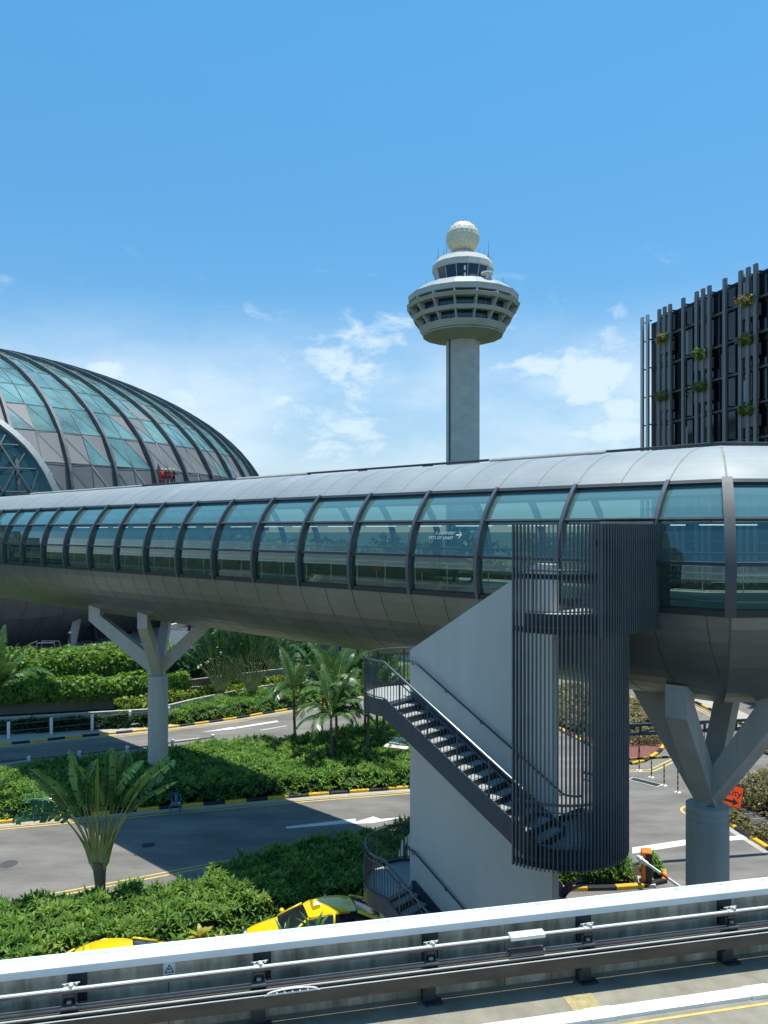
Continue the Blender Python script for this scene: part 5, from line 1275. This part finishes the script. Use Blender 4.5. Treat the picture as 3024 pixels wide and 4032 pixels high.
# beds on the right
bG=[(10.9,56),(11.6,50),(12.8,46),(13.4,43.6),(14.2,43.2),(16.6,45.9),(18.4,50),(19.4,62),(10.9,62)]
sheet('mulch_bed',bG,.10,M['mulch']); shrubbed('variegated_cover',[(11.0,62),(11.3,54),(12.3,48.8),(15.5,48.2),(17.9,50.2),(19.0,62)],.9,22,M['olive'],44,.26,8,label='pale variegated shrubs filling the back of the mulch bed under the tube',cat='shrubs',width=.05,droop=.2)
kerb(smooth([(11.0,56),(11.6,50),(12.8,46),(13.5,43.3),(14.3,43.0),(16.8,45.9),(18.6,50),(19.6,62)],2),first=1,gutter=False,side=1)
line([(13.0,42.2),(14.6,42.3),(17.6,45.3),(19.6,50)],[0,.3],.11,M['ylane'])
bH=[gx(2852,3225),gx(2862,3248),gx(3024,3352),(16.6,28.5),(24,28),(24,41),gx(3005,3050),gx(2985,3040),gx(2900,3095)]
sheet('planting_bed',bH,.10,M['soil'])
shrubbed('right_bed_cover',[(17.3,35.2),(19.2,31.6),(23.8,29),(23.8,40.5),(19.8,40.6),(17.6,38.2)],1.0,30,M['olive'],46,.24,8,label='dense variegated shrubs behind the footpath at the right edge',cat='shrubs',width=.05,droop=.2)
kerb([gx(2845,3232),gx(2860,3248),gx(3024,3352),(16.3,28.6)],first=0,side=1)
sheet('concrete_tip',[gx(2925,3090),gx(2985,3046),gx(3010,3052),gx(3060,3090),gx(2990,3096)],.112,M['pave'])
wk_=[gx(2858,3187),gx(2933,3191),gx(3024,3243),gx(3110,3290),gx(3110,3340),gx(3024,3296),gx(2960,3254),gx(2880,3208)]
sheet('footpath',wk_,.112,M['asph2'])
for k in range(5):
    a=Vector((*gx(2912+34*k,3216+20*k),.118)); b=Vector((*gx(2985+34*k,3210+20*k),.118)); mb=MB(); mb.bar(a,b,.03,.004); tag(mb.build('path_joint',M['pave'],None),kind='structure')
line([gx(2560,3280),gx(2560,3281)],[0],.1,M['ylane']) if False else None
# yellow curve by thick column base
mb=MB(); pr=None
for k in range(11):
    a=R(95)+R(150)*k/10; o=V(math.cos(a),math.sin(a),0); c=V(14.75,36.0,.013)
    if pr is not None: mb.quad(pr[0],c+o*.85,c+o*.72,pr[1])
    pr=(c+o*.85,c+o*.72)
tag(mb.build('road_marking',M['ylane'],None,fix=False),kind='structure')
# right median
kerb([(22.8,66),(23.6,59.8),(23.9,53.6),(24.4,50.2)],first=0,side=1,gutter=False); line([(22.8,66),(23.6,59.8),(23.9,53.6),(24.4,50.2)],[.45,.75],.12,M['ylane'])
sheet('pavement',[(23.0,66),(23.8,59.8),(24.1,53.6),(24.6,50.2),(26,50.2),(25.6,60),(25,66)],.1,M['pave'])
# ------------------------------------------------------------------ striped delineators
for (px,py,lab) in [(2517,3034,'striped yellow and black marker post, furthest left beside the fin screen'),(2565,3061,'striped yellow and black marker post, second from the fin screen'),(2615,3093,'striped yellow and black marker post standing alone in front of the column arm'),(2669,3120,'striped yellow and black marker post half hidden by the column arm')]:
    p=G(px,py); o=thing('marker_post',p,lab,'marker post','striped marker posts in the right hand road')
    mb=MB(); 
    for k in range(8): mb.lathe([(.035,.02+.135*k),(.035,.02+.135*(k+1))],8,p,m=k%2,caps=True)
    mb.build('post',[M['yellow'],M['black']],o)
    mb=MB(); mb.lathe([(.16,.005),(.15,.02),(.03,.03)],10,p,caps=True); mb.build('base',M['white'],o)
# ------------------------------------------------------------------ height limit gantry
g0,g1=V(8.9,30.65,0),V(17.2,32.0,0); gt=thing('height_gantry',g0,'dark steel height limit gantry spanning the right hand road behind the thick column','gantry')
mb=MB()
for z in (5.38,5.02): mb.bar(g0+V(0,0,z),g1+V(0,0,z),.12,.10)
for k in range(7):
    a=g0.lerp(g1,k/6); mb.bar(a+V(0,0,5.07),a+V(0,0,5.33),.08,.08,up=(1,0,0))
    if k<6: b=g0.lerp(g1,(k+1)/6); mb.bar(a+V(0,0,5.06),b+V(0,0,5.34),.04,.05)
mb.build('beam',M['blue'],gt)
for p in (g0,g1): mb=MB(); mb.box(p+V(0,0,2.5),(.16,.16,5.0),R(9)); mb.build('post',M['blue'],gt)
mb=MB(); n=28; h0,h1=g0.lerp(g1,.05)+V(0,0,4.02),g0.lerp(g1,.95)+V(0,0,4.05)
for k in range(n): mb.tube([h0.lerp(h1,k/n),h0.lerp(h1,(k+1)/n)],.055,8,m=k%2)
bar_=mb.build('clearance_bar',[M['yellow'],M['black']],gt)
mb=MB()
for q in (.12,.5,.86): a=h0.lerp(h1,q); mb.tube([a,V(a.x,a.y,5.0)],.014,5)
mb.build('hanger',M['steel'],gt)
# striped pole carrying the bar
mb=MB(); p=V(10.35,31.2,0)
for k in range(6): mb.lathe([(.03,4.0+.17*k),(.03,4.0+.17*(k+1))],8,p,m=k%2,caps=True)
mb.build('striped_pole',[M['yellow'],M['black']],gt)
# ------------------------------------------------------------------ barrier
bp=V(9.8,28.75,0); bo=thing('car_park_barrier',bp,'orange barrier box with dark front and lowered white and red boom','barrier')
ra=R(-12)
mb=MB(); mb.bbox(bp+V(0,0,.62),(.36,.46,1.24),.03,ra); mb.build('cabinet',M['orange'],bo)
mb=MB(); x=V(math.cos(ra),math.sin(ra),0); y=V(-x.y,x.x,0)
mb.box(bp+x*.06-y*.235+V(0,0,.62),(.22,.015,1.1),ra); mb.box(bp+x*.185+V(0,0,.6),(.012,.4,1.05),ra); mb.build('front_panel',M['black'],bo)
mb=MB(); mb.box(bp+V(0,0,.02),(.6,.7,.16),ra); mb.build('plinth',M['pave'],bo)
a0=bp-x*.24-y*.30+V(0,0,1.0); av=V(.30,-1.0,-.02).normalized()
mb=MB()
for k in range(9): mb.bar(a0+av*(.35+.42*k),a0+av*(.35+.42*(k+1)),.05,.09,m=1 if k in(2,5,8) else 0)
mb.build('boom',[M['white'],M['red']],bo)
mb=MB(); mb.bar(a0-av*.18,a0+av*.42,.09,.12); mb.box(a0+av*.05,(.12,.3,.16),ra); mb.build('boom_clamp',M['white'],bo)
# ------------------------------------------------------------------ orange direction sign
sp=V(16.05,35.4,.1); so=thing('direction_sign',sp,'tilted orange sign board with black arrow and lettering, beside the thick column','sign')
sx=V(.85,-.50,-.12).normalized(); sy=V(.36,.25,.90); sy=(sy-sx*sy.dot(sx)).normalized(); sz=sx.cross(sy)
O=sp+V(-.56,.15,.45); Wd,Hh=.98,1.0
mb=MB(); 
def SP(a,b,c=0): return O+sx*(a-.08)+sy*b+sz*c
mb.extr([SP(0,0,-.01),SP(Wd,0,-.01),SP(Wd,Hh,-.01),SP(0,Hh,-.01)],sz*.02); mb.build('board',M['sign_or'],so)
mb=MB()
for a,b in (((0,0),(Wd,0)),((Wd,0),(Wd,Hh)),((Wd,Hh),(0,Hh)),((0,Hh),(0,0))): mb.bar(SP(*a,.012),SP(*b,.012),.03,.01,up=sz)
place_text(mb,'City',.42,SP(.22,.52,.013),sx,sy)
mb.extr([SP(a,b,.012) for a,b in ((.2,.20),(.62,.20),(.62,.09),(.86,.25),(.62,.41),(.62,.30),(.2,.30))],sz*.003)
mb.build('marking',M['ink'],so)
mb=MB()
for a in (.12,Wd-.1):
    mb.tube([SP(a,0,-.02),SP(a,0,-.02)-sy*.46],.018,6,m=0); mb.tube([SP(a,.9,-.03),V(SP(a,.9).x+.55,SP(a,.9).y+.45,.1)],.016,6,m=1)
mb.build('frame',[M['yellow'],M['black']],so)
# ------------------------------------------------------------------ chair with red baton
cp=V(-9.72,35.82,.012); ch=thing('plastic_chair',cp,'blue plastic chair standing alone against the kerb of the near road','chair'); yw=R(6)
cx=V(math.cos(yw),math.sin(yw),0); cy=V(-cx.y,cx.x,0)
def CP(a,b,z): return cp+cx*a+cy*b+V(0,0,z)
for sx_ in(-1,1):
    mb=MB(); mb.tube([CP(.225*sx_,-.24,0),CP(.20*sx_,-.2,.43)],[.022,.03],6); mb.build('leg',M['chairb'],ch)
    mb=MB(); mb.tube([CP(.22*sx_,.25,0),CP(.19*sx_,.2,.43)],[.022,.03],6); mb.build('leg',M['chairb'],ch)
mb=MB(); mb.bbox(CP(0,0,.435),(.44,.44,.04),.015,yw); mb.build('seat',M['chairb'],ch)
mb=MB(); pts=[CP(-.2,.2,.43),CP(-.205,.23,.68)]+[CP(-.205*math.cos(PI*k/8),.26,.72+.15*math.sin(PI*k/8)) for k in range(9)]+[CP(.205,.23,.68),CP(.2,.2,.43)]
mb.tube(pts,.02,6); 
mb.extr([CP(-.06,.225,.46),CP(.06,.225,.46),CP(.085,.255,.80),CP(-.085,.255,.80)],cy*.015); mb.build('backrest',M['chairb'],ch)
bt=MB(); bt.tube([CP(-.12,-.02,.485),CP(.14,-.05,.485)],.03,8,m=0); bt.tube([CP(.14,-.05,.485),CP(.26,-.06,.488)],.018,8,m=1); tag(bt.build('traffic_baton',[mat('baton_red',(.7,.08,.07),.4),M['white']],None,origin=CP(0,0,.45)),'red traffic baton lying on the seat of the blue chair','baton')
# ------------------------------------------------------------------ pale box, far bits
bx=V(.95,44.2,0); ub=thing('utility_box',bx,'pale ribbed utility box in the shrubs right of the palm trunks','utility box')
mb=MB(); mb.bbox(bx+V(0,0,.45),(1.35,2.0,.9),.02,R(-20)); mb.build('body',mat('box_paint',(.46,.45,.38),.7,0,.08,3),ub)
mb=MB(); mb.bbox(bx+V(0,0,.93),(1.45,2.1,.06),.015,R(-20)); mb.build('lid',mat('box_lid',(.60,.59,.52),.7,0,.08,3),ub)
rs=V(.86,27.1,0); ro=thing('road_sign',rs,'small white diamond road sign on a post behind the lower stair landing','sign')
mb=MB(); mb.tube([rs,rs+V(0,0,2.3)],.035,8); mb.build('post',M['white'],ro)
mb=MB(); mb.box(rs+V(.06,-.04,2.3),(.34,.015,.34),0,rot=Matrix.Rotation(R(45),3,'Y')); mb.build('plate',M['signw'],ro)
mb=MB(); mb.box(rs+V(-.22,.02,1.95),(.16,.015,.62),0,rot=Matrix.Rotation(R(12),3,'Y')); mb.build('arrow_plate',M['signw'],ro)
for i,(px,Y) in enumerate([(88,70),(141,70.5),(190,71),(238,71.5),(284,72),(328,72.6),(371,73.2),(411,74)]):
    zz=13.2-(2556-(px-238)*.16+18-HOR)*Y/F; p=V((px-1512)/F*Y,Y,zz-.95); o=thing('bollard',p,'grey steel bollard in the row behind the top of the vine hedge','bollard','bollards behind the vine hedge')
    mb=MB(); mb.lathe([(.17,0),(.17,1.25),(.15,1.3),(0,1.31)],12,p); mb.build('post',M['concL'],o)
sheet('forecourt_bounce',[(-60,66),(-16,80),(-14,100),(-60,100)],1.05,M['asph2']) if False else None
q=V((275-1512)/F*66,66,0); o=thing('path_light',q,'short black garden lamp post above the vine hedge','lamp'); mb=MB(); mb.tube([q,q+V(0,0,4.3)],.07,8); mb.build('post',M['black'],o); mb=MB(); mb.lathe([(.06,4.25),(.22,4.35),(.05,4.5)],12,q,caps=True); mb.build('lamp_head',M['black'],o)
q=V((160-1512)/F*72,72,1.0); o=thing('utility_cart',q,'small black open utility cart parked below the dome','cart')
mb=MB(); mb.bbox(q+V(-.9,0,.75),(1.0,1.2,1.0),.06,0); mb.bbox(q+V(.4,0,.5),(2.0,1.2,.4),.05,0); mb.build('body',M['black'],o)
mb=MB(); mb.tube([q+V(-.3,-.55,.7),q+V(-.1,-.55,1.7),q+V(1.5,-.55,1.7),q+V(1.7,-.55,.6)],.05,6); mb.tube([q+V(-.3,.55,.7),q+V(-.1,.55,1.7),q+V(1.5,.55,1.7),q+V(1.7,.55,.6)],.05,6); mb.build('frame',M['steel'],o)
for dx in (-.8,1.2):
    for dy in (-.55,.55): mb=MB(); mb.tube([q+V(dx,dy-.08,.25),q+V(dx,dy+.08,.25)],.26,12); mb.build('wheel',M['rubber'],o)
q=V((38-1512)/F*62,62,1.6); o=thing('orange_bin',q,'orange site crate at the left edge behind the drooping palm','crate'); mb=MB(); mb.bbox(q+V(0,0,.75),(1.7,1.2,1.5),.03,0); mb.build('body',M['orange'],o)
mb=MB(); 
for k in range(3): mb.box(q+V(0,-.61,.3+.45*k),(1.72,.04,.08)); 
mb.build('rim',M['sign_or'],o)
# ------------------------------------------------------------------ cars
def car(loc,rz,label,cat,paint,taxi=False,L=4.7,Wd=1.78,Hh=1.46):
    o=thing('parked_car' if not taxi else 'taxi_cab',(0,0,0),label,cat)
    hw=Wd/2
    # lower body: stations x (front +), belt height, halfwidth
    stn=[(2.35,.42,.58,.60),(2.28,.28,.68,.74),(2.0,.24,.80,.84),(1.4,.22,.90,.88),(.95,.20,.98,.89),(0,.20,1.0,.89),(-.9,.20,1.02,.89),(-1.5,.22,1.05,.88),(-2.05,.26,1.02,.84),(-2.28,.34,.94,.76),(-2.35,.46,.80,.64)]
    mb=MB(); rings=[]
    for x,zl,zt,h in stn:
        zm=(zl+zt)/2
        h*=1.02; zt+=.01; half=[(0,zt+.02),(h*.55,zt+.012),(h*.88,zt-.02),(h*.97,zt-.10),(h,zm+.08),(h*.985,zl+.14),(h*.93,zl)]
        rings.append([V(x,y,z) for y,z in half]+[V(x,-y,z) for y,z in half[::-1][:-1]])
    mb.loft(rings); body=mb.build('body',paint,o,smooth='all'); body.modifiers.new('s','SUBSURF').levels=2; body.modifiers['s'].render_levels=2
    # cabin
    g=lambda x,y,z:V(x,y,z)
    rf=[(.42,1.36,.50),(.15,1.43,.56),(-.35,Hh,.58),(-.85,1.43,.56),(-1.12,1.36,.52)]
    mb=MB(); rings=[[V(x,-w_,z-.02),V(x,-w_*.6,z+.02),V(x,0,z+.035),V(x,w_*.6,z+.02),V(x,w_,z-.02)] for x,z,w_ in rf]
    mb.loft(rings,False,False); rfo=mb.build('roof',paint,o,smooth='all'); rfo.modifiers.new('s','SUBSURF').levels=2; rfo.modifiers['s'].render_levels=2; mb=MB()
    # pillars (A,B,C) both sides
    base=[(1.15,.76,.97),(-.25,.80,1.0),(-1.85,.74,1.05)]
    for sg in (-1,1):
        mb.bar(V(1.15,.72*sg,.96),V(.42,.50*sg,1.35),.07,.06,up=(0,sg,1)); mb.bar(V(-.30,.80*sg,1.0),V(-.36,.575*sg,1.44),.06,.09,up=(0,sg,.5)); mb.bar(V(-1.80,.70*sg,1.03),V(-1.12,.52*sg,1.35),.16,.06,up=(0,sg,1))
        mb.loft([[V(x,w_*sg,z-.03),V(x,(w_+.035)*sg,z-.05),V(x,(w_+.035)*sg,z-.08),V(x,w_*sg,z-.07)] for x,z,w_ in rf])
    mb.build('roof',paint,o,smooth='all')
    def win(name,pts):
        mb=MB(); mb.add([V(*p) for p in pts],[tuple(range(len(pts)))]); return mb.build(name,M['carglass'],o,fix=False)
    mb=MB(); mb.loft([[V(1.16,-.70,.965),V(1.26,0,.99),V(1.16,.70,.965)],[V(.80,-.60,1.17),V(.86,0,1.20),V(.80,.60,1.17)],[V(.43,-.49,1.345),V(.46,0,1.395),V(.43,.49,1.345)]],False,False); mb.build('windscreen',M['carglass'],o,smooth='all',fix=False)
    mb=MB(); mb.loft([[V(-1.84,-.68,1.045),V(-1.93,0,1.06),V(-1.84,.68,1.045)],[V(-1.50,-.6,1.22),V(-1.56,0,1.25),V(-1.5,.6,1.22)],[V(-1.13,-.51,1.345),V(-1.16,0,1.395),V(-1.13,.51,1.345)]],False,False); mb.build('rear_window',M['carglass'],o,smooth='all',fix=False)
    for sg in (-1,1):
        win('side_window',[(1.08,.765*sg,.985),(-.26,.815*sg,1.01),(-.33,.60*sg,1.42),(.16,.575*sg,1.40),(.42,.52*sg,1.33)])
        win('side_window',[(-.34,.815*sg,1.01),(-1.72,.745*sg,1.045),(-1.16,.545*sg,1.34),(-.85,.575*sg,1.40),(-.39,.60*sg,1.42)])
        for x in (1.42,-1.38):
            mb=MB(); mb.tube([V(x,(hw-.20)*sg,.32),V(x,(hw+.005)*sg,.32)],.32,20); wh=mb.build('wheel',M['rubber'],o)
            mb=MB(); mb.tube([V(x,(hw)*sg,.32),V(x,(hw+.02)*sg,.32)],.21,16)
            mb.build('rim',M['chrome'],wh)
        mb=MB(); mb.ico(V(.98,.93*sg,1.0),.12,2,(.7,1,.7)); mb.build('mirror',paint,o,smooth='all')
        mb=MB(); mb.ico(V(2.20,.60*sg,.68),.15,2,(.6,1.2,.55)); mb.build('headlight',M['chrome'],o,smooth='all')
        mb=MB(); mb.ico(V(-2.25,.62*sg,.84),.13,2,(.5,1.3,.7)); mb.build('tail_light',M['red'],o,smooth='all')
    if taxi:
        mb=MB(); mb.loft([[V(.22,-.2,1.46),V(.22,.2,1.46),V(-.02,.2,1.46),V(-.02,-.2,1.46)],[V(.2,-.18,1.56),V(.2,.18,1.56),V(.0,.18,1.58),V(.0,-.18,1.58)],[V(.16,-.1,1.61),V(.16,.1,1.61),V(.04,.1,1.62),V(.04,-.1,1.62)]]); mb.build('roof_sign',paint,o)
    o.location=loc; o.rotation_euler=(0,0,rz); return o
HD=math.atan2(-.326,-.945)
car(V(-2.05,24.05,.01),HD+R(-1),'yellow taxi with roof sign under the lower stair landing, partly in shadow','taxi',M['taxi'],True)
car(V(-8.15,21.4,.01),HD+R(2),'yellow taxi of which only the roof shows above the white coping at lower left','taxi',M['taxi'],True,Hh=1.5)
car(V(21.2,59.0,.01),R(-78),'bright blue car glimpsed between the arms of the thick column','car',M['bluecar'])
car(V(24.6,46.2,.01),R(194),'dark purple car at the right edge behind the hanging striped bar','car',M['purplecar'])
# shelter roof behind: nothing else
for o in list(bpy.data.objects):
    if '_o' in o: del o['_o']
